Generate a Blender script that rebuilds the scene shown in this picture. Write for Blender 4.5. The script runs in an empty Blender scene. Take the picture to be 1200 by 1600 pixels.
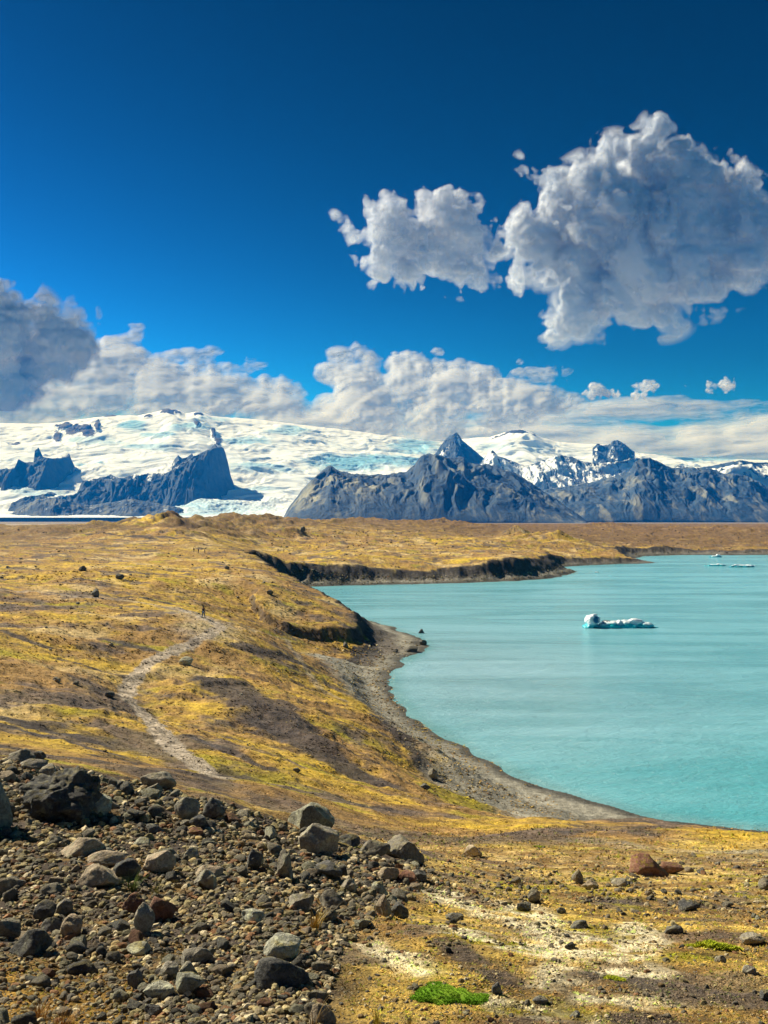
import bpy, math, random
import numpy as np
from mathutils import Vector, Matrix

# ------------------------------------------------------------------ camera, light, exposure
sc = bpy.context.scene
C = sc.collection
F = 1555.0            # focal length in photo pixels (photo 1200x1600)
EYE = 26.0            # camera height over the lake
HZ = 812.0            # photo row of the horizon
SUN_EL, SUN_AZ = math.radians(40), math.radians(-54)

cam = bpy.data.cameras.new('camera'); co = bpy.data.objects.new('camera', cam); C.objects.link(co); sc.camera = co
co.location = (0, 0, EYE); co.rotation_euler = (math.radians(90) + math.atan((HZ-800)/F), 0, 0)
cam.sensor_fit = 'VERTICAL'; cam.sensor_height = 36; cam.lens = F/1600*36; cam.clip_start = .05; cam.clip_end = 3e5

sun_dir = Vector((math.sin(SUN_AZ)*math.cos(SUN_EL), math.cos(SUN_AZ)*math.cos(SUN_EL), math.sin(SUN_EL)))
sl = bpy.data.lights.new('sun', 'SUN'); sl.energy = 5.0; sl.angle = math.radians(.5); sl.color = (1, .93, .82)
so = bpy.data.objects.new('sun', sl); C.objects.link(so); so.rotation_euler = sun_dir.to_track_quat('Z', 'Y').to_euler()

wd = bpy.data.worlds.new('World'); sc.world = wd; wd.use_nodes = True
nt = wd.node_tree; bgn = nt.nodes['Background']
sky = nt.nodes.new('ShaderNodeTexSky'); sky.sky_type = 'NISHITA'; sky.sun_disc = False
sky.sun_elevation = SUN_EL; sky.sun_rotation = SUN_AZ; sky.altitude = 300; sky.air_density = 1.0; sky.dust_density = 0.2; sky.ozone_density = 4.0
def _mt(op, x, y):
    n = nt.nodes.new('ShaderNodeMath'); n.operation = op
    for i, v in enumerate((x, y)):
        if isinstance(v, float): n.inputs[i].default_value = v
        else: nt.links.new(v, n.inputs[i])
    return n.outputs[0]
_sp = nt.nodes.new('ShaderNodeSeparateColor'); nt.links.new(sky.outputs[0], _sp.inputs[0])
_gb = _mt('MULTIPLY', _mt('ADD', _sp.outputs[1], _sp.outputs[2]), .5)
_cb = nt.nodes.new('ShaderNodeCombineColor')            # a polariser's deep blue: the sky falls off faster with height, no red in it
nt.links.new(_mt('MULTIPLY', _mt('POWER', _mt('MINIMUM', _sp.outputs[0], 7.), 3.), .0022), _cb.inputs[0])
nt.links.new(_mt('MULTIPLY', _mt('POWER', _mt('MINIMUM', _sp.outputs[1], 7.), 3.4), .0060), _cb.inputs[1])
nt.links.new(_mt('MULTIPLY', _mt('POWER', _mt('MINIMUM', _gb, 7.), 4.1), .00245), _cb.inputs[2])
nt.links.new(_cb.outputs[0], bgn.inputs[0]); bgn.inputs[1].default_value = 0.1

sc.view_settings.view_transform = 'Standard'; sc.view_settings.look = 'None'
sc.view_settings.exposure = 0.75; sc.view_settings.gamma = 1.0
sc.render.engine = 'CYCLES'
cy = sc.cycles
cy.use_denoising = True; cy.max_bounces = 8; cy.diffuse_bounces = 4; cy.glossy_bounces = 3; cy.transmission_bounces = 4
cy.volume_bounces = 0; cy.transparent_max_bounces = 32; cy.sample_clamp_indirect = 6

# ------------------------------------------------------------------ numpy noise
_r = np.random.default_rng(5)
LAT = (_r.random((64, 64, 64)).astype(np.float32)*2-1)
_a = _r.random((256, 256))*2*math.pi
GX, GY = np.cos(_a), np.sin(_a)

def vn3(x, y, z):
    xi = np.floor(x).astype(np.int32); yi = np.floor(y).astype(np.int32); zi = np.floor(z).astype(np.int32)
    fx = x-xi; fy = y-yi; fz = z-zi
    fx = fx*fx*(3-2*fx); fy = fy*fy*(3-2*fy); fz = fz*fz*(3-2*fz)
    m = 63; x0 = xi & m; x1 = (xi+1) & m; y0 = yi & m; y1 = (yi+1) & m; z0 = zi & m; z1 = (zi+1) & m
    l = lambda a, b, t: a+(b-a)*t
    return l(l(l(LAT[x0, y0, z0], LAT[x1, y0, z0], fx), l(LAT[x0, y1, z0], LAT[x1, y1, z0], fx), fy),
             l(l(LAT[x0, y0, z1], LAT[x1, y0, z1], fx), l(LAT[x0, y1, z1], LAT[x1, y1, z1], fx), fy), fz)

def gn(x, y):                                   # gradient noise, about -1..1
    xi = np.floor(x).astype(np.int64); yi = np.floor(y).astype(np.int64)
    fx = x-xi; fy = y-yi
    u = fx*fx*fx*(fx*(fx*6-15)+10); v = fy*fy*fy*(fy*(fy*6-15)+10)
    def d(a, b):
        g0 = GX[(xi+a) & 255, (yi+b) & 255]; g1 = GY[(xi+a) & 255, (yi+b) & 255]
        return g0*(fx-a)+g1*(fy-b)
    n0 = d(0, 0); n1 = d(1, 0); n2 = d(0, 1); n3 = d(1, 1)
    a = n0+(n1-n0)*u; b = n2+(n3-n2)*u
    return (a+(b-a)*v)*1.5

def fbm(x, y, o=4, g=.5):
    s = 0; a = 1.; t = 0.
    for i in range(o):
        s = s+a*gn(x+i*17.3, y-i*9.1); t += a; a *= g
        x, y = (x*1.6-y*1.2), (x*1.2+y*1.6)
    return s/t*1.3

def ridged(x, y, o=4, g=.5):
    s = 0; a = 1.; t = 0.
    for i in range(o):
        s = s+a*(1-2*np.abs(gn(x+i*7.7, y+i*3.3))); t += a; a *= g
        x, y = (x*1.6-y*1.2), (x*1.2+y*1.6)
    return s/t

def sstep(a, b, x):
    t = np.clip((x-a)/(b-a), 0, 1); return t*t*(3-2*t)
def mix(a, b, t): return a+(b-a)*t

# ------------------------------------------------------------------ terrain shape
def U(px): return (px-600)/F
# land control points: (column, row, depth) gives the height; (column, None, depth, height) gives it directly
CP = [(-500,1620,3.1),(0,1620,3.1),(300,1620,3.1),(600,1615,3.15),(900,1610,3.2),(1200,1605,3.3),(1700,1600,3.4),
 (-500,None,1.2,24.4),(0,None,1.2,24.4),(600,None,1.2,24.4),(1200,None,1.2,24.35),(1700,None,1.2,24.3),
 (0,1450,5.0),(300,1440,5.1),(600,1450,5.2),(900,1450,6.6),(1200,1440,7.5),
 (-300,1260,9),(0,1275,8.3),(200,1290,8.4),(400,1330,8.2),(600,1385,7.8),(900,1385,12.5),(1200,1385,13),
 (-300,1165,13),(0,1185,12.5),(130,1200,12),(230,1220,12),(330,1245,12),(430,1275,11.8),(500,1305,11.5),(570,1325,11.5),(650,1345,11.8),(760,1358,14),
 (900,1345,22),(1050,1350,21),(1200,1345,22),(900,1305,37),(1050,1310,35),(1200,1322,32),(900,1280,50),(1000,1277,54),(1100,1290,50),(1200,1302,47),(1500,1320,42),
 (900,None,77,1.8),(1000,None,76,1.7),(1100,None,74,1.7),(1200,None,72,1.6),(1500,None,68,1.5),
 (-300,None,28,19),(0,None,26,19.4),(200,None,26,18.6),(330,None,25,18.4),(430,None,25,17.6),(500,1290,24),(570,1310,23),(650,1330,22),(760,1330,27),
 (700,1300,42),(780,1300,42),(700,1265,64),(740,1258,79),(800,1277,79),(870,1281,79),(690,1222,88),
 (600,1250,56),(600,1200,78),(600,1150,100),(600,1115,122),(655,1160,104),
 (500,1250,46),(500,1200,66),(500,1150,86),(500,1100,110),(500,1058,138),(500,1025,165),(540,1060,150),
 (400,1230,38),(400,1180,58),(400,1100,90),(400,1040,125),(400,995,145),(345,980,140),
 (335,1205,50),(300,1215,44),(215,1105,85),(200,1080,92),(230,1040,108),(300,1005,125),
 (0,1150,44),(100,1150,51),(-300,1150,40),(0,1060,74),(100,1060,84),(-300,1040,72),(0,1000,104),(100,1000,112),(0,940,150),(100,940,156),(200,960,146),(-300,950,140),
 (200,920,188),(0,900,205),(150,890,235),(300,920,202),(300,892,260),(400,905,230),(0,870,295),(150,865,335),(300,865,345),(-300,880,260),
 (460,1010,172),(430,965,186),(440,930,216),(425,896,275),(450,970,192),(540,979,194),(520,998,186),(500,950,212),(562,961,216),(480,923,248),(530,947,228),(590,985,210),
 (0,848,470),(150,843,560),(300,846,500),(400,862,400),(-300,850,460),
 (450,884,415),(500,880,420),(560,878,424),(600,892,412),(680,893,417),(760,883,435),(800,879,440),(860,880,442),(890,884,440),
 (500,865,520),(600,865,520),(700,865,530),(800,866,550),(850,864,600),(500,848,680),(600,848,680),(700,848,690),(600,834,960),(400,834,760),(800,838,960),
 (900,871,610),(1000,871.5,620),(950,856,780),(1100,861,780),(1200,861,780),(1500,861,780),(1100,846,1000),(1200,846,1000),(1500,846,1000),(1100,833,1500),(1200,833,1500),(1500,833,1500),
 (900,832,1500),(600,822.5,1900),(800,823,2000),(1100,824,2400),(1300,824,2400),(400,823,1500),(200,824,1150),(0,829,820),(-300,829,820),
 (-300,None,1700,5),(0,None,1500,6),(120,None,1700,6),(300,None,2400,11),(600,None,3400,9),(900,None,3600,8),(1300,None,3600,7),
 (-300,None,5000,4),(0,None,5000,4),(400,None,5500,4),(800,None,5500,4),(1300,None,5500,4),(-300,None,20000,4),(1300,None,20000,4),(500,None,20000,4)]
_cp = []
for c in CP:
    z = c[3] if c[1] is None else EYE-(c[1]-HZ)/F*c[2]
    _cp.append((U(c[0])*1.4, math.log(c[2]), z))
_cp = np.array(_cp)
def _tps(r2): return .5*r2*np.log(r2+1e-12)
_n = len(_cp); _A = np.zeros((_n+3, _n+3)); _dd = ((_cp[:, None, :2]-_cp[None, :, :2])**2).sum(-1)
_A[:_n, :_n] = _tps(_dd)+np.eye(_n)*2e-4; _A[:_n, _n] = 1; _A[:_n, _n+1:] = _cp[:, :2]; _A[_n:, :_n] = _A[:_n, _n:].T
_w = np.linalg.solve(_A, np.concatenate([_cp[:, 2], np.zeros(3)]))
def land(a, l):
    out = np.empty(a.shape); fa = a.ravel(); fl = l.ravel(); o = out.ravel()
    for i in range(0, len(fa), 40000):
        A, B = fa[i:i+40000, None], fl[i:i+40000, None]
        o[i:i+40000] = _tps((A-_cp[None, :, 0])**2+(B-_cp[None, :, 1])**2)@_w[:_n]+_w[_n]+A[:, 0]*_w[_n+1]+B[:, 0]*_w[_n+2]
    return o.reshape(a.shape)

SH = [(1500,1318),(1350,1306),(1200,1298),(1100,1287),(1000,1272),(900,1245),(850,1228),(800,1208),(743,1180),(700,1153),(647,1123),(620,1093),(608,1067),(613,1047),
 (630,1032),(650,1022),(665,1012),(663,1003),(647,995),(630,987),(600,977),(560,None,262),(520,None,287),(480,None,327),(456,None,358),(447,None,378),
 (470,917),(520,915.5),(600,913.5),(700,911.5),(800,908),(860,904),(893,896.5),(899,893),(885,889),(872,886.5),(900,884),(960,881.5),(1018,880),(1024,878.5),(1005,876),(992,872.5),
 (1004,869),(1050,867.6),(1092,867),(1140,867.5),(1200,867),(1350,866.5),(1500,866)]
shp = []
for s in SH:
    Yd = s[2] if s[1] is None else EYE*F/(s[1]-HZ)
    shp.append((U(s[0])*Yd, Yd))
shp += [(1500, 760), (2600, 700), (2600, 40), (300, 60)]
SHP = np.array(shp)
def shore(x, y):                                 # signed distance to the lake edge, + on land
    best = np.full(x.shape, 1e18); ins = np.zeros(x.shape, bool)
    n = len(SHP)
    for i in range(n):
        ax, ay = SHP[i]; bx, by = SHP[(i+1) % n]
        dx, dy = bx-ax, by-ay
        t = np.clip(((x-ax)*dx+(y-ay)*dy)/(dx*dx+dy*dy), 0, 1)
        best = np.minimum(best, (x-ax-t*dx)**2+(y-ay-t*dy)**2)
        c = (ay > y) != (by > y)
        ins ^= c & (x < (bx-ax)*(y-ay)/(by-ay+1e-12)+ax)
    return np.where(ins, -1, 1)*np.sqrt(best)

BUMPS = [(262,600,6.5,34),(205,640,3.5,26),(325,640,3.0,30),(150,560,3.0,30),(345,520,2.5,24),(100,500,2.0,28),(235,470,2.0,30),(290,450,2.5,22),(30,520,1.5,24),
 (430,900,4,45),(520,1100,5,60),(560,1500,6,80),(700,1500,6,90),(640,1300,3,50),(475,980,4,40),(808,800,6,16),(870,720,4,26),(840,760,3,30),(1110,1500,4,120),(950,1700,5,110),(1180,1300,3,80),
 (395,700,3.5,40),(460,640,2.5,30),(360,860,5,50),(720,1000,3,40),(600,800,2,40)]

def inpoly(x, y, P):
    ins = np.zeros(np.shape(x), bool); b = np.full(np.shape(x), 1e18); n = len(P)
    for i in range(n):
        ax, ay = P[i]; bx, by = P[(i+1) % n]; dx, dy = bx-ax, by-ay
        t = np.clip(((x-ax)*dx+(y-ay)*dy)/(dx*dx+dy*dy), 0, 1); b = np.minimum(b, (x-ax-t*dx)**2+(y-ay-t*dy)**2)
        c = (ay > y) != (by > y); ins ^= c & (x < (bx-ax)*(y-ay)/(by-ay+1e-12)+ax)
    return np.where(ins, 1, -1)*np.sqrt(b)

KNOLL = np.array([(U(a)*b, b) for a, b in [(425,272),(480,248),(530,228),(566,216),(558,197),(545,193),(500,189),(450,188),(415,191),(395,210),(400,250)]])
def terrain(x, y):
    """height and masks for world positions"""
    x = np.asarray(x, float); y = np.asarray(y, float)
    r = np.maximum(y, .35*np.abs(x)); r = np.maximum(r, 1.0)
    r = np.where(y < 1, np.maximum(np.hypot(x, y), 1.2), r)
    a = np.clip(x/r, -.75, .75)
    lr = np.log(r)
    z = land(a*1.4, lr)
    # hummocks, growing with distance
    wx = x+fbm(x/60, y/60, 2)*14; wy = y+fbm(x/60+9, y/60+4, 2)*14
    k = sstep(260, 700, r)*(1-sstep(3500, 5000, r))
    hm = np.maximum(ridged(wx/130, wy/170, 3)*.8+.1, -.3)
    z = z+k*hm*4.5+k*ridged(wx/42+3, wy/60, 4, .6)*2.0-k*.8
    k2 = sstep(60, 250, r)*(1-sstep(3500, 5000, r))
    z = z+k2*fbm(wx/34, wy/44, 3)*1.3
    for (px, Yd, h, R) in BUMPS:
        d2 = (x-U(px)*Yd)**2+((y-Yd)/1.3)**2
        z = z+1.75*h*np.exp(-np.sqrt(d2+.04*R*R)/R*1.5+.3)*(1+.35*fbm(x/14, y/14, 3))
    z = z+sstep(8, 40, r)*fbm(x/14, y/14, 3)*.35*(1-sstep(200, 600, r)*.5)
    z = z+fbm(x/2.3, y/2.3, 3)*.11*sstep(2, 12, r)+sstep(20, 70, r)*(fbm(x/4, y/4, 5, .65)*.30+np.maximum(fbm(x/9+4, y/11, 5, .65), 0)*.5)
    fr = np.exp(-((x+12)/22)**2-((y-95)/38)**2); z = z+fr*(ridged((x*.934+y*.355)/9+fbm(x/20, y/20, 2)*.8, (y*.934-x*.355)/46, 4)*.9-.2)
    fl = sstep(-20, -45, x)*sstep(50, 90, r)*(1-sstep(220, 300, r)); z = z+fl*ridged(x/30+y/60, y/22, 4)*.8
    kn = inpoly(x, y, KNOLL)+fbm(x/7, y/7, 3)*1.6; z = z-2.0*(1-sstep(-1.1, .6, kn))*np.exp(-(kn/16)**2)*(1-sstep(205, 225, y))*sstep(150, 170, y)
    near = 1-sstep(15, 60, r)
    z = z+near*sstep(-.02, -.1, x/r)*(1-sstep(11, 14, r))*sstep(2.2, 4, r)*(fbm(x/1.3+5, y/1.3, 3)*.10)
    z = z+near*(fbm(x/.55+3, y/.55, 3)*.035+fbm(x/.13, y/.13+5, 3)*.010)
    # shore
    m = (r > 50)
    ds = np.full(x.shape, 99.)
    if m.any():
        xs = x[m]; ys = y[m]
        q = sstep(60, 200, ys)
        ds[m] = shore(xs+fbm(xs/9, ys/9, 3)*(.8+1.6*q), ys+fbm(xs/9+5, ys/9, 3)*(.8+2.4*q))
    w = np.interp(r, [80, 150, 190, 215, 260, 400, 460, 600, 1000], [7, 8, 10, 14, 15, 15, 15, 11, 30])
    s = np.clip(ds/w, 0, 1)
    f = np.where(s < .3, s*.5, .15+.85*(.45*np.clip((s-.3)/.7, 0, 1)+.55*sstep(.3, 1.0, s)))
    zl = np.maximum(z, .5)
    zz = np.where(ds > 0, np.maximum(zl*f, .02+np.minimum(ds, 6)*.05), np.maximum(ds*.12, -3))
    # erosion on steep banks
    st = sstep(0, .15, s)*(1-sstep(.9, 1.0, s))*(r > 175)
    zz = zz+st*np.maximum(zl, 0)*.10*ridged(x/9, y/9, 3)*(ds > 0)
    return zz, ds, s, r, a, lr

R_ = np.concatenate([np.exp(np.arange(math.log(1.0), math.log(60), .0042)), np.exp(np.arange(math.log(60), math.log(2200), .0055)), np.exp(np.linspace(math.log(2200), math.log(23000), 120))])
A_ = np.arange(-.43, .4301, 1/F*1.36)
_LR = np.log(R_)
_RR, _AA = np.meshgrid(R_, A_, indexing='ij')
_T = terrain(_AA*_RR, _RR)
_Z = _T[0]
def zfast(x, y):
    """ground height read off the sheet itself"""
    i = np.interp(np.log(np.maximum(y, 1.01)), _LR, np.arange(len(_LR))); j = (x/np.maximum(y, 1.01)-A_[0])/(A_[1]-A_[0])
    i = np.clip(i, 0, len(R_)-1.001); j = np.clip(j, 0, len(A_)-1.001)
    i0 = i.astype(int); j0 = j.astype(int); fi = i-i0; fj = j-j0
    return (_Z[i0, j0]*(1-fi)+_Z[i0+1, j0]*fi)*(1-fj)+(_Z[i0, j0+1]*(1-fi)+_Z[i0+1, j0+1]*fi)*fj
_RAYROW = np.concatenate([R_, [R_[-1]*1.01]])
def hits(pts):
    """first ground point seen at each photo pixel"""
    pts = np.asarray(pts, float); out = np.zeros((len(pts), 3))
    for i in range(0, len(pts), 2000):
        p = pts[i:i+2000]
        X = U(p[:, 0])[:, None]*R_[None]; Y = np.broadcast_to(R_[None], X.shape)
        Z = zfast(X, Y); Rz = EYE-((p[:, 1]-HZ)/F)[:, None]*Y
        h = (Z >= Rz)[:, :]; h[:, :60] = False; k = h.argmax(1); k = np.where(h.any(1), k, len(R_)-1)
        ii = np.arange(len(p)); k0 = np.maximum(k-1, 0); d0 = (Rz-Z)[ii, k0]; d1 = (Rz-Z)[ii, k]
        t = np.clip(np.where(np.abs(d0-d1) > 1e-9, d0/(d0-d1+1e-12), 1), 0, 1)
        yy = R_[k0]+(R_[k]-R_[k0])*t
        out[i:i+2000, 0] = U(p[:, 0])*yy; out[i:i+2000, 1] = yy; out[i:i+2000, 2] = zfast(out[i:i+2000, 0], yy)
    return out

# ------------------------------------------------------------------ helpers
def mesh_np(name, P, Fc, mats=(), parent=None, smooth=True, col=None, attrs=None, link=True):
    me = bpy.data.meshes.new(name); P = np.asarray(P, np.float32)
    me.vertices.add(len(P)); me.vertices.foreach_set('co', P.ravel())
    Fc = np.asarray(Fc, np.int32); me.loops.add(Fc.size); me.loops.foreach_set('vertex_index', Fc.ravel())
    me.polygons.add(len(Fc)); me.polygons.foreach_set('loop_start', np.arange(0, Fc.size, Fc.shape[1], dtype=np.int32))
    me.update(calc_edges=True)
    me.polygons.foreach_set('use_smooth', np.full(len(Fc), smooth, bool))
    if col is not None:
        ca = me.color_attributes.new('col', 'FLOAT_COLOR', 'POINT')
        c = np.ones((len(P), 4), np.float32); c[:, :col.shape[1]] = col; ca.data.foreach_set('color', c.ravel())
    for m in mats: me.materials.append(m)
    o = bpy.data.objects.new(name, me)
    if link: C.objects.link(o)
    if parent: o.parent = parent
    return o
def grid_faces(n, m):
    i = np.arange(n-1)[:, None]*m+np.arange(m-1)[None]
    i = i.ravel(); return np.stack([i, i+1, i+m+1, i+m], 1)
def tag(o, label=None, cat=None, group=None, kind=None):
    if label: o['label'] = label
    if cat: o['category'] = cat
    if group: o['group'] = group
    if kind: o['kind'] = kind
    return o

class M:                                        # small node-graph helper
    def __init__(s, name):
        s.m = bpy.data.materials.new(name); s.m.use_nodes = True; s.n = s.m.node_tree; s.n.nodes.clear()
        s.out = s.n.nodes.new('ShaderNodeOutputMaterial')
    def node(s, t, **kw):
        n = s.n.nodes.new(t)
        for k, v in kw.items():
            if k in n.inputs: s.put(n.inputs[k], v)
            else: setattr(n, k, v)
        return n
    def put(s, inp, v):
        if isinstance(v, bpy.types.NodeSocket): s.n.links.new(v, inp)
        elif isinstance(v, (tuple, list)) and len(v) == 3 and inp.type == 'RGBA': inp.default_value = (*v, 1)
        else: inp.default_value = v
    def noise(s, scale, detail=4, rough=.55, vec=None, dist=0.):
        n = s.node('ShaderNodeTexNoise'); n.inputs['Scale'].default_value = scale; n.inputs['Detail'].default_value = detail
        n.inputs['Roughness'].default_value = rough; n.inputs['Distortion'].default_value = dist
        s.n.links.new(vec or s.pos(), n.inputs['Vector']); return n.outputs[0]
    def voro(s, scale, vec=None, out='Distance', feature='F1'):
        n = s.node('ShaderNodeTexVoronoi'); n.feature = feature; n.inputs['Scale'].default_value = scale
        s.n.links.new(vec or s.pos(), n.inputs['Vector']); return n.outputs[out]
    def pos(s, which='Object'):
        if not hasattr(s, '_tc'): s._tc = s.node('ShaderNodeTexCoord')
        return s._tc.outputs[which]
    def ramp(s, x, *stops):
        r = s.node('ShaderNodeValToRGB'); e = r.color_ramp.elements
        while len(e) < len(stops): e.new(.5)
        for i, (p, c) in enumerate(stops):
            e[i].position = p; e[i].color = (*c, 1) if isinstance(c, tuple) else (c, c, c, 1)
        s.n.links.new(x, r.inputs[0]); return r.outputs[0]
    def mix(s, a, b, f, blend='MIX'):
        n = s.node('ShaderNodeMix'); n.data_type = 'RGBA'; n.blend_type = blend
        s.put(n.inputs[0], f); s.put(n.inputs[6], a); s.put(n.inputs[7], b); return n.outputs[2]
    def math(s, op, a, b=0., clamp=False):
        n = s.node('ShaderNodeMath'); n.operation = op; n.use_clamp = clamp; s.put(n.inputs[0], a); s.put(n.inputs[1], b); return n.outputs[0]
    def attr(s, name, out='Color'):
        n = s.node('ShaderNodeAttribute'); n.attribute_name = name; return n.outputs[out]
    def bump(s, h, strength=1., dist=1., normal=None):
        n = s.node('ShaderNodeBump'); s.put(n.inputs['Strength'], strength); n.inputs['Distance'].default_value = dist
        s.n.links.new(h, n.inputs['Height'])
        if normal: s.n.links.new(normal, n.inputs['Normal'])
        return n.outputs[0]
    def principled(s, col, rough=.9, spec=.2, normal=None, **kw):
        p = s.node('ShaderNodeBsdfPrincipled'); s.put(p.inputs['Base Color'], col); s.put(p.inputs['Roughness'], rough)
        p.inputs['Specular IOR Level'].default_value = spec
        if normal: s.n.links.new(normal, p.inputs['Normal'])
        for k, v in kw.items(): s.put(p.inputs[k.replace('_', ' ')], v)
        s.n.links.new(p.outputs[0], s.out.inputs[0]); s.p = p; return s.m

# ------------------------------------------------------------------ ground colours (albedo of moss, gravel, path, beach; painted shade for the bank edge)
GOLD = np.array((.51, .345, .045)); OCH = np.array((.31, .19, .068)); STRAW = np.array((.66, .50, .23)); YG = np.array((.33, .29, .022))
GRAV = np.array((.082, .072, .070)); GRAVP = np.array((.15, .115, .095)); PATH = np.array((.38, .32, .24)); BEACH = np.array((.30, .285, .225)); PALE = np.array((.78, .70, .46)); BANK_SHADE = np.array((.035, .034, .036)); WET = np.array((.05, .05, .045))

PATHPX = [(345,1213),(318,1198),(290,1180),(262,1158),(243,1135),(228,1118),(218,1106),(205,1098),(197,1088),(202,1072),(213,1055),(228,1040),(250,1026),(275,1016),(300,1006),(322,995),(345,980),(335,972),(318,966),(290,955)]
PATH2 = [(345,980),(400,985),(450,1000),(470,1035),(500,1075),(540,1095)]
PATH3 = [(0,922),(60,925),(120,932),(200,938),(290,955)]
_P1 = hits(PATHPX)[:, :2]; _P2 = hits(PATH2)[:, :2]; _P3 = hits(PATH3)[:, :2]
def dpoly(x, y, P):
    b = np.full(x.shape, 1e18)
    for i in range(len(P)-1):
        ax, ay = P[i]; bx, by = P[i+1]; dx, dy = bx-ax, by-ay
        t = np.clip(((x-ax)*dx+(y-ay)*dy)/(dx*dx+dy*dy), 0, 1); b = np.minimum(b, (x-ax-t*dx)**2+(y-ay-t*dy)**2)
    return np.sqrt(b)
# gravel patches: two pixel ends of a streak and its half width in pixels (converted at that depth)
SCREE = [((350,1068),(470,1150),50),((330,1060),(420,1120),30),((400,1120),(560,1212),34),((0,1120),(150,1160),22),((150,1180),(320,1215),14),((470,1150),(600,1228),24),((375,1010),(475,1040),20),((300,1150),(420,1200),10),((170,1000),(235,1015),12),((185,932),(262,943),7),((0,985),(70,1010),12),((90,1030),(200,1060),8),((0,1130),(200,1185),26),((0,1165),(160,1190),18),
 ((120,905),(170,912),7),((560,995),(640,1005),22),((590,1120),(680,1215),14),((545,1065),(600,1120),10),((140,835),(240,842),6),((200,838),(300,842),5),((440,895),(560,898),12)]
PALEP = [((720,1450),(900,1500),30),((680,1400),(820,1440),22),((900,1310),(1100,1330),22),((820,1420),(950,1540),30),((620,1380),(700,1395),14),((760,1560),(900,1590),18),((1040,1300),(1180,1330),16),((560,1470),(660,1520),20),((960,1500),(1000,1440),20)]
DKP = [((930,1530),(1180,1560),34),((980,1590),(1180,1600),22),((560,1340),(700,1330),18),((740,1290),(900,1330),14),((700,1470),(790,1530),18),((900,1400),(1180,1420),16)]
def _streaks(L, k=1.6):
    out = []
    for a, b, w in L:
        h = hits([a, b]); out.append((h[:, :2], w/F*h[:, 1].mean()*k))
    return out
_SC, _PP, _DK = _streaks(SCREE), _streaks(PALEP, 3.0), _streaks(DKP, 2.2)
def streakmask(x, y, L, nz):
    m = np.zeros(x.shape)
    for P, w in L:
        d = dpoly(x, y, P); m = np.maximum(m, 1-sstep(.5, 1.1, d/w+nz))
    return m
_RZ = hits([(-60,1195),(0,1185),(130,1200),(230,1220),(330,1247),(430,1275),(500,1305),(590,1330),(665,1350),(640,1400),(560,1440),(530,1500),(510,1600),(505,1640)])[:, :2]
_RZ = np.concatenate([_RZ, [(-.15*2.2, 1.8), (-4, 1.8), (-9, 12)]])
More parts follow.
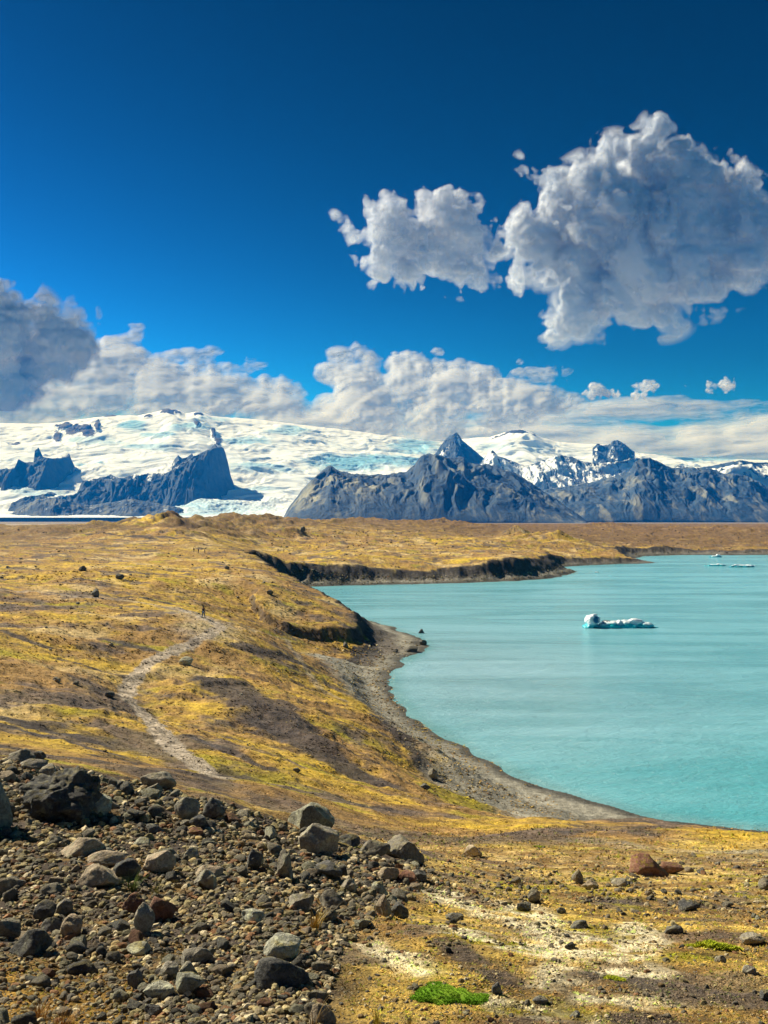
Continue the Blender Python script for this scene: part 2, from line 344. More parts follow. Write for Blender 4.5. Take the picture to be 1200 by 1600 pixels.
def ground_albedo(x, y, z, ds, s, r, slope):
    sc_ = np.clip(r/60, .06, 12)                # noise scale follows the size of real patches near and far
    n1 = fbm(x/22, y/22, 4); n2 = fbm(x/6+40, y/6, 4); n3 = fbm(x/1.6, y/1.6+9, 4); n4 = fbm(x/.4+7, y/.4, 3); n5 = fbm(x/90+3, y/130, 4)
    far = sstep(60, 300, r); vnear = 1-sstep(14, 40, r)
    n = n1*.6+n2*.5*(1-far*.3)+n5*.5*far
    g = sstep(-.18, .5, n+n3*.3)[..., None]
    col = mix(OCH, GOLD, g)
    col = mix(col, STRAW*(.8+.2*far)[..., None], (sstep(.15, .6, fbm(x/15+30, y/20, 4)+.2*far-.1)*.7)[..., None])
    col = mix(col, YG, (sstep(.22, .55, fbm(x/10-20, y/8+3, 4))*.75)[..., None])
    gv = sstep(-.02, .26, fbm(x/9+70, y/9, 5, .6)+.5*fbm(x/40, y/60+5, 3)*.8-.12)*.85
    col = mix(col, mix(GRAVP, GRAV, sstep(-.2, .3, n3)[..., None]), gv[..., None])
    hk = sstep(.0, .35, ridged((x+fbm(x/60, y/60, 2)*14)/130, (y+fbm(x/60+9, y/60+4, 2)*14)/170, 3)*.8+fbm(x/25, y/40, 4)*.5)*sstep(260, 480, r)*np.clip(1-sstep(-.16, -.06, x/r)*(1-sstep(560, 900, r)), .15, 1)
    col = mix(col, np.array((.12, .078, .045)), (hk*.7)[..., None])
    # right-hand hummocks beyond the lake are brown
    br = sstep(650, 900, r)*sstep(-.02, .12, x/r)
    col = mix(col, np.array((.13, .078, .038)), (br*np.clip(.42+.9*n2+.5*n1, 0, .85))[..., None])
    br2 = sstep(900, 1500, r); col = mix(col, np.array((.15, .09, .045)), (br2*.4)[..., None])
    # speckle
    nz = n3*.35+n2*.25
    scr = streakmask(x, y, _SC, nz)
    col = mix(col, mix(GRAVP*.7, GRAV*.8, sstep(-.7, .0, n4+n3)[..., None]), (scr*.92)[..., None])
    if vnear.max() > 0:
        nn = n3*.3+n4*.25
        base = mix(OCH*.95, mix(GOLD, STRAW, np.clip(.25+.6*sstep(7, 25, r), 0, 1)[..., None]), sstep(-.4, .5, n3+n4*.6)[..., None])
        base = mix(base, GRAVP, (sstep(.0, .4, fbm(x/1.1+7, y/1.1, 4)+n4*.4)*.75)[..., None])
        base = mix(base, YG*.9, (sstep(.2, .5, fbm(x/.9-5, y/.9, 3))*.7)[..., None])
        base = mix(base, PALE, (np.clip(streakmask(x, y, _PP, nn*2.2+.1)*sstep(-.5, .12, fbm(x/.25, y/.25, 3)+n3*.5), 0, 1)*.85)[..., None])
        base = mix(base, mix(GRAVP*.8, GRAV, .4), (streakmask(x, y, _DK, nn)*sstep(-.5, .0, n4+n3)*.9)[..., None])
        rz = sstep(-.15, .25, inpoly(x, y, _RZ)+n3*.3)
        ml = sstep(.0, .5, fbm(x/.5-9, y/.5+2, 4))*.8
        ll = sstep(-.62, -.75, x/r*2.6)*0+sstep(4.6, 3.6, r)*sstep(-.19, -.26, x/r); rub = mix(np.array((.085, .066, .05)), np.array((.30, .18, .04)), np.clip(ml*.8+ll*.9, 0, 1)[..., None])
        base = mix(base, rub, rz[..., None])
        col = mix(col, base, vnear[..., None])
    # trodden path
    pw = np.interp(r, [40, 100, 160], [.60, .76, 1.05])
    d1 = dpoly(x, y, _P1)+n3*.35; d2 = dpoly(x, y, _P2)+n3*.3; d3 = dpoly(x, y, _P3)+n3*.4
    pm = np.maximum(1-sstep(pw*.9, pw*1.3, d1), .55*(1-sstep(.3, .8, d2))); pm = np.maximum(pm, .6*(1-sstep(.5, 1.3, d3)))
    pm = np.maximum(pm, .6*(1-sstep(1.5, 6, dpoly(x, y, _P1[-5:])+n2*2)))
    col = mix(col, PATH*(1+.25*np.clip(n4+n3, -1, 1))[..., None], (pm*.97)[..., None])
    # beach and banks
    low = (1-sstep(2.3, 3.7, z+n2*.6))*(1-sstep(14, 32, ds+n2*3))*(ds < 44)
    low = np.where(r < 175, low, low*(1-sstep(.5, .9, s)))
    bc = mix(BEACH, BEACH*.72, sstep(-.3, .4, fbm(ds/3+0*x, x/25, 3)+n3*.3)[..., None])
    col = mix(col, bc, low[..., None])
    bank = (r > 175)*(s < 1)*(ds > 0)
    bk = bank*sstep(.25, .55, s)*(1-sstep(.93, 1.0, s+n2*.05))
    col = mix(col, mix(np.array((.13, .115, .095)), BANK_SHADE, (sstep(.62, .9, s+n2*.08)*.8)[..., None])*(1+.3*np.clip(n3+n4, -1, 1))[..., None], bk[..., None])  # shadowed top edge of the bank is painted into the albedo
    stp = sstep(.55, .85, slope+n3*.08)*(r > 30)
    col = mix(col, GRAV*.75, (stp*.75)[..., None])
    wet = (1-sstep(.5, 1.4+.01*r, ds))*(ds < 20)
    col = mix(col, WET, (wet*.85)[..., None])
    pl = sstep(1500, 2600, r)*(x/r < -.23); col = mix(col, np.array((.36, .31, .24)), (pl*.8)[..., None])
    pl2 = sstep(3800, 5000, r); col = mix(col, np.array((.2, .17, .13)), (pl2*.8)[..., None])
    sp = fbm(x/7+9, y/9, 7, .78); sp2 = sstep(.12, .4, sp)*sstep(8, 40, r); col = mix(col, GRAV*.7, (sp2*.7*(1-low))[..., None]); col = col*(1+.5*np.clip(fbm(x/3-9, y/4, 6, .8), -1, 1)*sstep(8, 40, r))[..., None]
    col = col*(1+.22*np.clip(n4, -1, 1)*(1-sstep(60, 200, r))+.18*np.clip(n3, -1, 1))[..., None]
    col = col*(1+.13*sstep(30, 60, r)*(ds > 20))[..., None]
    return np.clip(col, .01, .8)

g = M('ground_cover')
base = g.attr('col')
nf = g.noise(42, 5, .7); nm = g.noise(7, 5, .65); nl = g.noise(1.1, 4, .6)
spk = g.voro(26)
c = g.mix(base, g.ramp(nf, (.3, .25), (.5, 1.0), (.72, 1.7)), .8, 'MULTIPLY')
c = g.mix(c, g.ramp(nm, (.3, .5), (.5, 1.0), (.7, 1.45)), .8, 'MULTIPLY')
c = g.mix(c, g.ramp(nl, (.35, .62), (.5, 1.0), (.65, 1.3)), .8, 'MULTIPLY')
h = g.math('ADD', g.math('MULTIPLY', nf, .35), g.math('MULTIPLY', nm, .9))
h2 = g.math('ADD', h, g.math('MULTIPLY', nl, 3.2))
MAT_GROUND = g.principled(c, .95, .12, normal=g.bump(h2, 1.0, .09))

def build_ground():
    oa = math.atan(A_[-1]); th = np.linspace(oa, 2.6, 46)[1:]
    def side(sg):
        RR, TT = np.meshgrid(R_, th[::-1] if sg < 0 else th, indexing='ij'); return sg*np.sin(TT)*RR/np.cos(oa), np.cos(TT)*RR/np.cos(oa)
    xl, yl = side(-1); xr, yr = side(1)
    X = np.concatenate([xl, _AA*_RR, xr], 1); Y = np.concatenate([yl, _RR, yr], 1)
    parts = [np.concatenate([p, q, t_], 1) for p, q, t_ in zip(terrain(xl, yl), _T, terrain(xr, yr))]
    z, ds, s, r, a, lr = parts
    gy, gx = np.gradient(z)
    dX0, dX1 = np.gradient(X); dY0, dY1 = np.gradient(Y)
    slope = np.hypot(gy/np.maximum(np.hypot(dX0, dY0), 1e-6), gx/np.maximum(np.hypot(dX1, dY1), 1e-6))
    col = ground_albedo(X, Y, z, ds, s, r, slope)
    o = mesh_np('ground', np.stack([X, Y, z], -1).reshape(-1, 3), grid_faces(*X.shape)[:, ::-1], [MAT_GROUND], col=col.reshape(-1, 3))
    tag(o, kind='structure')
    # ground right under and behind the camera
    n = 60; th = np.linspace(0, 2*math.pi, n, endpoint=False)
    me = bpy.data.meshes.new('hillside'); import bmesh
    bm = bmesh.new(); rad = [0, .6, 1.3]
    vs = [[bm.verts.new((math.cos(t)*q, math.sin(t)*q-.25, 24.33-.05*(q > 1))) for t in th] for q in rad[1:]]
    c0 = bm.verts.new((0, -.25, 24.33))
    for i in range(n):
        bm.faces.new((c0, vs[0][i], vs[0][(i+1) % n])); bm.faces.new((vs[0][i], vs[1][i], vs[1][(i+1) % n], vs[0][(i+1) % n]))
    bm.to_mesh(me); bm.free(); ca = me.color_attributes.new('col', 'FLOAT_COLOR', 'POINT')
    ca.data.foreach_set('color', np.tile([.2, .13, .05, 1], n*2+1).astype(np.float32)); me.materials.append(MAT_GROUND)
    oo = bpy.data.objects.new('terrain', me); C.objects.link(oo); tag(oo, kind='structure')
build_ground()

# ------------------------------------------------------------------ lake
def build_water():
    w = M('lake_water'); P = w.pos()
    mp = w.node('ShaderNodeMapping'); mp.inputs['Scale'].default_value = (.55, 1.25, 1); w.n.links.new(P, mp.inputs[0])
    a = w.noise(2.2, 5, .7, mp.outputs[0]); b = w.noise(.33, 3, .5, mp.outputs[0]); 
    mp2 = w.node('ShaderNodeMapping'); mp2.inputs['Scale'].default_value = (.35, 1.6, 1); mp2.inputs['Rotation'].default_value = (0, 0, .12); w.n.links.new(P, mp2.inputs[0])
    st = w.noise(.035, 4, .55, mp2.outputs[0], 1.0)
    h = w.math('ADD', a, w.math('MULTIPLY', b, 2.0))
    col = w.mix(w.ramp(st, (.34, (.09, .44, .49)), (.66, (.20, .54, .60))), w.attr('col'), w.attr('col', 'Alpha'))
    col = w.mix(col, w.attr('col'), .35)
    w.principled(col, w.ramp(st, (.35, .10), (.65, .22)), .5, normal=w.bump(h, 1., .32), IOR=1.33)
    xs = np.concatenate([np.linspace(-140, 60, 260), np.linspace(62, 420, 160), np.linspace(430, 2600, 50)])
    ys = np.concatenate([np.linspace(66, 300, 300), np.linspace(302, 800, 130)])
    X, Y = np.meshgrid(xs, ys, indexing='ij')
    ds = shore(X, Y)
    Z = np.zeros_like(X)
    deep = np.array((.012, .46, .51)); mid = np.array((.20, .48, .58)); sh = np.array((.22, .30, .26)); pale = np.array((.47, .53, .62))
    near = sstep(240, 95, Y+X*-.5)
    c = mix(mid, deep, sstep(150, 90, Y)[..., None]); c = mix(c, pale, (1.*np.exp(-((X-16)/30)**2-((Y-170)/70)**2)+.3*np.exp(-((X-30)/60)**2-((Y-330)/90)**2))[..., None]); c = mix(c, sh, (1-sstep(.3, 3.0, -ds))[..., None])  # pale patches paint the reflected cloud sheen into the water colour
    m = (ds < 12)
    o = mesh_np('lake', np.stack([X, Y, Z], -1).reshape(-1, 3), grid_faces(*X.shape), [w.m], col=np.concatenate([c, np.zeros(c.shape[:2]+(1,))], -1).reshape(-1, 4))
    tag(o, kind='structure')
build_water()

# ------------------------------------------------------------------ mountains and ice cap
def rock_snow(name, rock, rock2, snow=(.82, .89, .97), am=.9, bs=1.):
    m = M(name); a = m.attr('col'); P = m.pos()
    n = m.noise(.012, 6, .65); n2 = m.noise(.05, 5, .7)
    rc = m.mix(m.ramp(n, (.35, rock), (.65, rock2)), m.ramp(n2, (.3, .6), (.7, 1.35)), .8, 'MULTIPLY')
    sp = m.node('ShaderNodeSeparateColor'); m.n.links.new(a, sp.inputs[0])
    f = m.math('ADD', sp.outputs[0], m.math('MULTIPLY', m.math('SUBTRACT', n2, .5), am))
    f = m.ramp(f, (.46, 0.), (.54, 1.))
    c = m.mix(m.mix(rc, (.33, .33, .25), sp.outputs[1]), m.mix(snow, (.22, .50, .72), sp.outputs[2]), f)
    hh = m.math('ADD', m.math('MULTIPLY', n, 14.), m.math('MULTIPLY', n2, 5.))
    return m.principled(c, .85, .15, normal=m.bump(hh, bs, 1.0))
MR = rock_snow('basalt_slope', (.018, .056, .115), (.060, .090, .130))  # rock tinted blue: part of the distance haze is put into its colour
MI = rock_snow('glacier_ice', (.04, .042, .05), (.07, .07, .075), am=.5, bs=.45)

def ridge(name, sil, Df, Dr, Db, p=.9, spur=.22, seed=0, snowf=None, step=1.2, wl=650, green=None, mat=None, base=0., skew=0., jag=1.3):
    """a mountain as a height field: foot at Df, crest (which carries the outline) at Dr, back foot at Db"""
    px = np.arange(sil[0][0], sil[-1][0]+.1, step)
    sy = np.interp(px, [q[0] for q in sil], [q[1] for q in sil])+fbm(px/9+seed, px*0+seed, 4)*jag
    t = np.concatenate([np.linspace(0, 1, 170), np.linspace(1, 2, 40)[1:]])
    T, PX = np.meshgrid(t, px, indexing='ij'); SY = np.broadcast_to(sy, PX.shape)
    crest = Dr+fbm(px/60+seed, px*0+3.3, 3)*(Dr-Df)*.18; crest = np.broadcast_to(crest, PX.shape)
    D = np.where(T <= 1, Df+T*(crest-Df), crest+(T-1)*(Db-crest))
    X = U(PX)*D
    if skew: SY = np.interp(PX+(1-np.minimum(T, 1))*skew+0*T, px, sy)
    zr = EYE+(HZ-SY)/F*crest
    zr = np.maximum(zr, 1)
    tt = np.where(T <= 1, T, 2-T)
    prof = tt**p
    wx = X+fbm(X/wl*1.4+seed, D/wl, 3)*wl*.35
    rr = .6*ridged(wx/(wl*2.2)+seed*3.1, D/(wl*5)+seed, 3, .5)+.55*ridged(wx/wl+seed*1.1, D/(wl*2.6)+seed, 5, .6)
    env = np.sin(np.clip(tt, 0, 1)*math.pi)**.8
    small = ridged(wx/(wl*.25)+seed, D/(wl*1.5), 4, .6)
    Z = zr*prof+env*zr*spur*(rr*1.1-.25+small*.2)
    Z = Z+zr*.05*fbm(X/120, D/120, 4)*np.clip(tt*3, 0, 1)*(1-sstep(.9, 1., tt))
    # hold the crest above anything in front of it
    lim = EYE+(HZ-np.broadcast_to(sy, PX.shape))/F*D
    Z = np.where(T <= 1, np.minimum(Z, lim-(1-T)*6), Z)
    Z = np.maximum(Z, base-4+0*Z)
    Z = np.where((T == 0) | (T == 2), base-6, Z)
    rn = Z/np.maximum(zr.max(), 1)
    gz0, gz1 = np.gradient(Z); gX = np.gradient(X, axis=1); gD = np.gradient(D, axis=0)
    sl = np.hypot(gz0/np.maximum(np.abs(gD), 1), gz1/np.maximum(np.abs(gX), 1))
    sn = snowf(PX, T, Z, sl, rr, small, X, D) if snowf else np.zeros_like(Z)
    gr = green(PX, T, Z, sl, X, D) if green else np.zeros_like(Z)
    col = np.stack([np.clip(sn, 0, 1), np.clip(gr, 0, 1), 0*Z], -1)
    o = mesh_np(name, np.stack([X, D, Z], -1).reshape(-1, 3), grid_faces(*X.shape)[:, ::-1], [mat or MR], col=col.reshape(-1, 3))
    tag(o, kind='structure'); return o

# dark mountain in the middle
def sA(PX, T, Z, sl, rr, small, X, D):
    streak = fbm(X/60, D/420+X/300, 4, .6)
    hi = sstep(.62, .95, T)*sstep(640, 780, PX)
    return .16+hi*(.10+.50*sstep(-.1, .4, -small)+streak*.55)
def gA(PX, T, Z, sl, X, D): return np.clip((1-sstep(560, 640, PX))*sstep(-.1, .5, fbm(X/160, D/300, 4))*sstep(.1, .3, T)*(1-sstep(.75, .95, T))*.9+.55*sstep(.0, .5, fbm(X/120+3, D/400, 5, .6))*(.4+.6*(1-sstep(.3, .7, T))), 0, 1)
ridge('mountain', [(438,813),(443,808),(450,795),(470,768),(490,747),(503,737),(512,729),(517,727),(525,733),(535,738),(550,742),(570,743),(600,742),(635,737),(648,726),(655,715),(662,711),(682,710),(700,715),(725,715),(730,722),(737,725),(765,727),(800,738),(840,762),(880,788),(905,805),(916,813)],
      6900, 8600, 9900, p=.75, spur=.38, seed=2, snowf=sA, green=gA, step=1.0, wl=560)
def sA2(PX, T, Z, sl, rr, small, X, D):
    streak = fbm(X/55, D/420-X/260, 4, .6)
    return .20+sstep(.45, .9, T)*(.06+.42*sstep(-.1, .4, -small)+streak*.6)
def gA2(PX, T, Z, sl, X, D): return .6*sstep(.0, .5, fbm(X/130+3, D/400, 5, .6))*(.45+.55*(1-sstep(.3, .7, T)))
ridge('mountain', [(800,813),(830,780),(855,765),(880,761),(920,755),(950,747),(985,735),(992,722),(1002,717),(1015,715),(1030,722),(1050,732),(1085,731),(1110,732),(1130,740),(1165,742),(1185,752),(1200,762),(1240,775),(1300,790),(1360,813)],
      8300, 10200, 11600, p=.8, spur=.38, seed=7, snowf=sA2, green=gA2, step=1.0, wl=620)
def sB(PX, T, Z, sl, rr, small, X, D):
    return .62+.55*fbm(X/70, D/500, 5, .6)-.30*sstep(.8, .97, T)+.1*small
ridge('mountain', [(700,800),(730,740),(752,722),(762,708),(770,703),(778,712),(792,717),(815,726),(835,724),(850,719),(862,715),(877,711),(895,714),(910,721),(935,724),(970,721),(985,717),(1000,716),(1040,730),(1080,760),(1110,800)],
      10300, 11900, 12900, p=.85, spur=.3, seed=11, snowf=sB, step=1.0, wl=420)
def sR(PX, T, Z, sl, rr, small, X, D):
    return .75+.7*fbm(X/120, D/300, 4)-.55*sstep(.75, .95, T)
ridge('mountain', [(1030,745),(1060,726),(1085,732),(1110,728),(1140,722),(1160,719),(1180,723),(1210,722),(1260,716),(1330,730),(1400,790)],
      11500, 13200, 14200, p=.85, spur=.25, seed=15, snowf=sR, step=1.2, wl=520)
# left dark ridges between the glacier arms
def sD(PX, T, Z, sl, rr, small, X, D):
    return (.12+sstep(.5, .9, T)*(.22+.75*fbm(X/90, D/300, 4, .6))*sstep(120, 200, PX))*(1-sstep(300, 320, PX))+.35*sstep(.0, .5, fbm(X/140+5, D/200, 4))*sstep(.3, .7, T)*(1-sstep(280, 310, PX))
ridge('mountain', [(8,806),(18,785),(40,776),(70,772),(80,768),(100,775),(120,771),(128,752),(150,748),(172,742),(185,747),(210,742),(240,740),(262,738),(280,727),(300,715),(320,705),(335,700),(346,700),(351,706),(356,722),(361,745),(370,770),(384,792)],
      12250, 13550, 14350, p=.8, spur=.40, seed=21, skew=50, jag=2.6, snowf=sD, step=.8, wl=520, mat=MR)
def sD2(PX, T, Z, sl, rr, small, X, D): return .12+.35*sstep(.1, .5, fbm(X/120+2, D/200, 4))
ridge('mountain', [(12,807),(30,792),(60,781),(85,777),(110,784),(140,790),(175,785),(205,779),(240,786),(275,792),(300,797),(330,806)], 10900, 11700, 12300, p=.8, spur=.35, seed=41, jag=2., snowf=sD2, green=lambda PX, T, Z, sl, X, D: .35*sstep(-.2, .5, fbm(X/200, D/200, 4)), step=.8, wl=400)
def sE(PX, T, Z, sl, rr, small, X, D): return .15+sstep(.7, .95, T)*(.2+.5*fbm(X/100, D/300, 4, .6))
ridge('mountain', [(-260,745),(-120,735),(0,733),(22,732),(28,718),(38,722),(52,722),(54,704),(60,699),(67,714),(80,716),(95,716),(108,712),(116,722),(100,745),(70,765),(20,785),(0,795)][:13]+[(124,745),(135,780)],
      13400, 14800, 15600, p=.45, spur=.2, seed=25, skew=60, snowf=sE, step=.8, wl=600)

def build_icecap():
    sil = [(-260,672),(-60,664),(0,661),(60,662),(90,660),(125,655),(150,652),(175,649),(215,649),(245,643),(262,638),(280,641),(290,646),(305,643),(318,645),(330,650),(370,653),(400,655),(450,661),(500,667),(560,674),(600,680),(650,686),(690,690),(740,684),(765,683),(790,675),(815,671),(832,676),(845,683),(870,690),(900,693),(940,694),(970,700),(1000,708),(1040,712),(1090,716),(1130,717),(1200,719),(1420,725)]
    px = np.arange(-260, 1420, 1.2); t = np.concatenate([np.linspace(0, 1, 560), np.linspace(1, 1.12, 12)[1:]])
    sy = np.interp(px, [q[0] for q in sil], [q[1] for q in sil]); kk = np.exp(-(np.arange(-22, 23)/9.)**2); sm = np.convolve(np.pad(sy, 22, mode='edge'), kk/kk.sum(), 'valid'); sy = sy+fbm(px/14, px*0, 3)*.7
    T, PX = np.meshgrid(t, px, indexing='ij'); SY = sm[None]+(sy-sm)[None]*sstep(.86, .99, T)
    D = 10800+T*8700; X = U(PX)*D
    k = np.interp(T, [0, .03, .12, .30, .38, .55, .70, .85, 1, 1.12], [0, .04, .10, .25, .36, .58, .74, .90, 1, .93])
    lowk = (1-sstep(235, 330, PX))*(1-sstep(.16, .32, T)); k = k*(1-.62*lowk)
    PY = 809+(SY-809)*k
    Z = EYE+(HZ-PY)/F*D
    wx = X+fbm(X/900, D/900, 3)*350; wy = D+fbm(X/900+7, D/900, 3)*350
    und = fbm(wx/1500, wy/900, 5, .55)
    bz = np.zeros_like(Z); nzz = fbm(X/500, D/500, 5, .6)
    for (cx, cyy, a_, b_, st) in [(560,722,90,12,1),(640,700,50,10,.8),(300,668,40,9,.8),(250,680,35,8,.8),(210,668,26,10,.9),(380,690,60,8,.7),(450,676,40,8,.7),(150,690,60,7,.5),(410,735,60,10,.7),(230,700,50,6,.6),(330,797,110,12,.55),(400,765,60,5,.6),(140,725,30,5,.8),(60,770,60,8,.5),(800,700,60,5,.4),(640,727,60,10,.9),(1100,718,60,3,.9),(330,655,30,4,.6)]:
        bz = np.maximum(bz, st*(1-sstep(.45, 1.15, np.sqrt(((PX-cx)/a_)**2+((PY-cyy)/b_)**2)+nzz*.5)))
    ice = bz
    cre = ridged(wx/190, wy/85, 4, .6)
    env = sstep(0, .1, T)*(1-sstep(.93, 1, T))
    Z = Z+env*und*130+env*26*ridged(wx/1100, wy/520, 3)+env*ice*cre*26+sstep(.0, .05, T)*(1-sstep(.15, .3, T))*ridged(X/70, D/70, 3)*16
    lim = EYE+(HZ-sy[None])/F*D
    Z = np.where(T <= 1, np.minimum(Z, lim-(1-T)*10), Z)
    # rock showing through at the nunataks: (column, row, half width, half height)
    rock = np.zeros_like(Z); nz = fbm(X/200, D/300, 6, .7)*1.6
    for (cx, cyy, a, b, hh) in [(100,668,14,8,120),(112,676,12,7,80),(128,672,12,6,140),(135,679,14,8,60),(152,668,5,9,160),(90,684,7,10,80),(265,643,17,5,60),(231,653,8,5,50),(310,648,8,4,40),(308,664,5,5,70),(334,682,4,10,120),(340,695,6,6,60),(172,650,10,2.5,20),(805,678,34,5,60),(20,689,12,2.5,20)]:
        T0 = np.interp((809-cyy)/(809-np.interp(cx, px, sy)), [0, .04, .10, .25, .36, .58, .74, .90, 1], [0, .03, .12, .30, .38, .55, .70, .85, 1])
        d = np.sqrt(((PX-cx)/a)**2+((T-T0)/(b/165))**2)+nz*.55
        q = 1-sstep(.5, 1.2, d); rock = np.maximum(rock, q); Z = Z+q*hh*.5
    gz0, gz1 = np.gradient(Z); sl = gz1/np.maximum(np.gradient(X, axis=1), 1); sf = gz0/np.maximum(np.gradient(D, axis=0), 1)
    sn = 1-rock*1.0
    band = sstep(.02, .28, fbm(wx/1700+8, wy/420, 5, .6)); blue = np.clip(ice*(.45+.55*sstep(-.3, .5, cre))+.16*band*(1-sstep(.8, .98, T)), 0, 1)
    dirty = (1-sstep(.0, .012, T)); sn = sn*(1-dirty*.8)
    col = np.stack([np.clip(sn, 0, 1), 0*Z, blue], -1)
    Z[0] = -6
    o = mesh_np('glacier', np.stack([X, D, Z], -1).reshape(-1, 3), grid_faces(*X.shape)[:, ::-1], [MI], col=col.reshape(-1, 3))
    tag(o, kind='structure')
build_icecap()
# rock peaks standing out of the ice
def sN(PX, T, Z, sl, rr, small, X, D): return .30+.5*fbm(X/120, D/300, 4, .6)
ridge('mountain', [(668,718),(682,706),(692,692),(700,684),(706,680),(712,676),(718,680),(722,687),(732,696),(744,706),(756,716)], 12700, 14200, 15000, p=.3, spur=.1, seed=31, snowf=sN, step=.5, wl=300)
ridge('mountain', [(926,700),(934,693),(942,696),(950,695),(957,690),(965,687),(971,690),(977,696),(984,701),(992,707)], 13800, 15200, 15900, p=.25, spur=.1, seed=35, snowf=sN, step=.5, wl=300)
ridge('mountain', [(268,724),(274,716),(278,711),(284,716),(292,715),(300,708),(306,722)], 13900, 14500, 15000, p=.2, spur=.1, seed=37, snowf=sN, step=.4, wl=250)

# ------------------------------------------------------------------ clouds
def surface_nets(V):
    inside = V > 0; nx, ny, nz = V.shape
    s = np.zeros((nx-1, ny-1, nz-1), np.int8)
    for a in (0, 1):
        for b in (0, 1):
            for c_ in (0, 1): s += inside[a:nx-1+a, b:ny-1+b, c_:nz-1+c_]
    act = (s > 0) & (s < 8); idx = -np.ones(act.shape, np.int64); ii = np.argwhere(act); idx[act] = np.arange(len(ii))
    P = np.zeros((len(ii), 3)); cnt = np.zeros(len(ii)); cs = [(a, b, c_) for a in (0, 1) for b in (0, 1) for c_ in (0, 1)]
    for i, p in enumerate(cs):
        for q in cs[i+1:]:
            if sum(abs(a-b) for a, b in zip(p, q)) != 1: continue
            vp = V[ii[:, 0]+p[0], ii[:, 1]+p[1], ii[:, 2]+p[2]]; vq = V[ii[:, 0]+q[0], ii[:, 1]+q[1], ii[:, 2]+q[2]]
            cr = (vp > 0) != (vq > 0); t = np.where(cr, vp/np.where(cr, vp-vq, 1), 0)
            P += (np.array(p)+t[:, None]*(np.array(q)-np.array(p)))*cr[:, None]; cnt += cr
    P = P/cnt[:, None]+ii; Fs = []
    for ax in range(3):
        A = np.take(inside, range(0, V.shape[ax]-1), ax); B = np.take(inside, range(1, V.shape[ax]), ax)
        e = np.argwhere(A != B); o1, o2 = [k for k in range(3) if k != ax]
        e = e[(e[:, o1] > 0) & (e[:, o2] > 0) & (e[:, o1] < V.shape[o1]-1) & (e[:, o2] < V.shape[o2]-1)]
        def gi(d1, d2):
            f = e.copy(); f[:, o1] -= d1; f[:, o2] -= d2; return idx[f[:, 0], f[:, 1], f[:, 2]]
        q = np.stack([gi(1, 1), gi(0, 1), gi(0, 0), gi(1, 0)], 1); fl = A[e[:, 0], e[:, 1], e[:, 2]]
        if ax == 1: fl = ~fl
        Fs.append(np.where(fl[:, None], q, q[:, ::-1]))
    return P, np.concatenate(Fs)

_vm = {}
def vapour(alpha, alb=.97, tl=.45, ns=0.):
    k = (alpha, alb, tl, ns)
    if k in _vm: return _vm[k]
    m = M('cloud_vapour'); d = m.node('ShaderNodeBsdfDiffuse'); d.inputs[0].default_value = (alb*.95, alb*.98, min(alb*1.03, 1), 1)
    t = m.node('ShaderNodeBsdfTranslucent'); t.inputs[0].default_value = (alb*.95, alb*.98, min(alb*1.03, 1), 1)
    a = m.node('ShaderNodeMixShader'); a.inputs[0].default_value = tl; m.n.links.new(d.outputs[0], a.inputs[1]); m.n.links.new(t.outputs[0], a.inputs[2])
    tr = m.node('ShaderNodeBsdfTransparent'); b = m.node('ShaderNodeMixShader')
    if ns: m.n.links.new(m.math('MULTIPLY', m.ramp(m.noise(ns, 4, .6, dist=.4), (.30, .45), (.68, 1.)), alpha*1.3, True), b.inputs[0])
    else: b.inputs[0].default_value = alpha
    m.n.links.new(tr.outputs[0], b.inputs[1]); m.n.links.new(a.outputs[0], b.inputs[2]); m.n.links.new(b.outputs[0], m.out.inputs[0])
    _vm[k] = m.m; return m.m

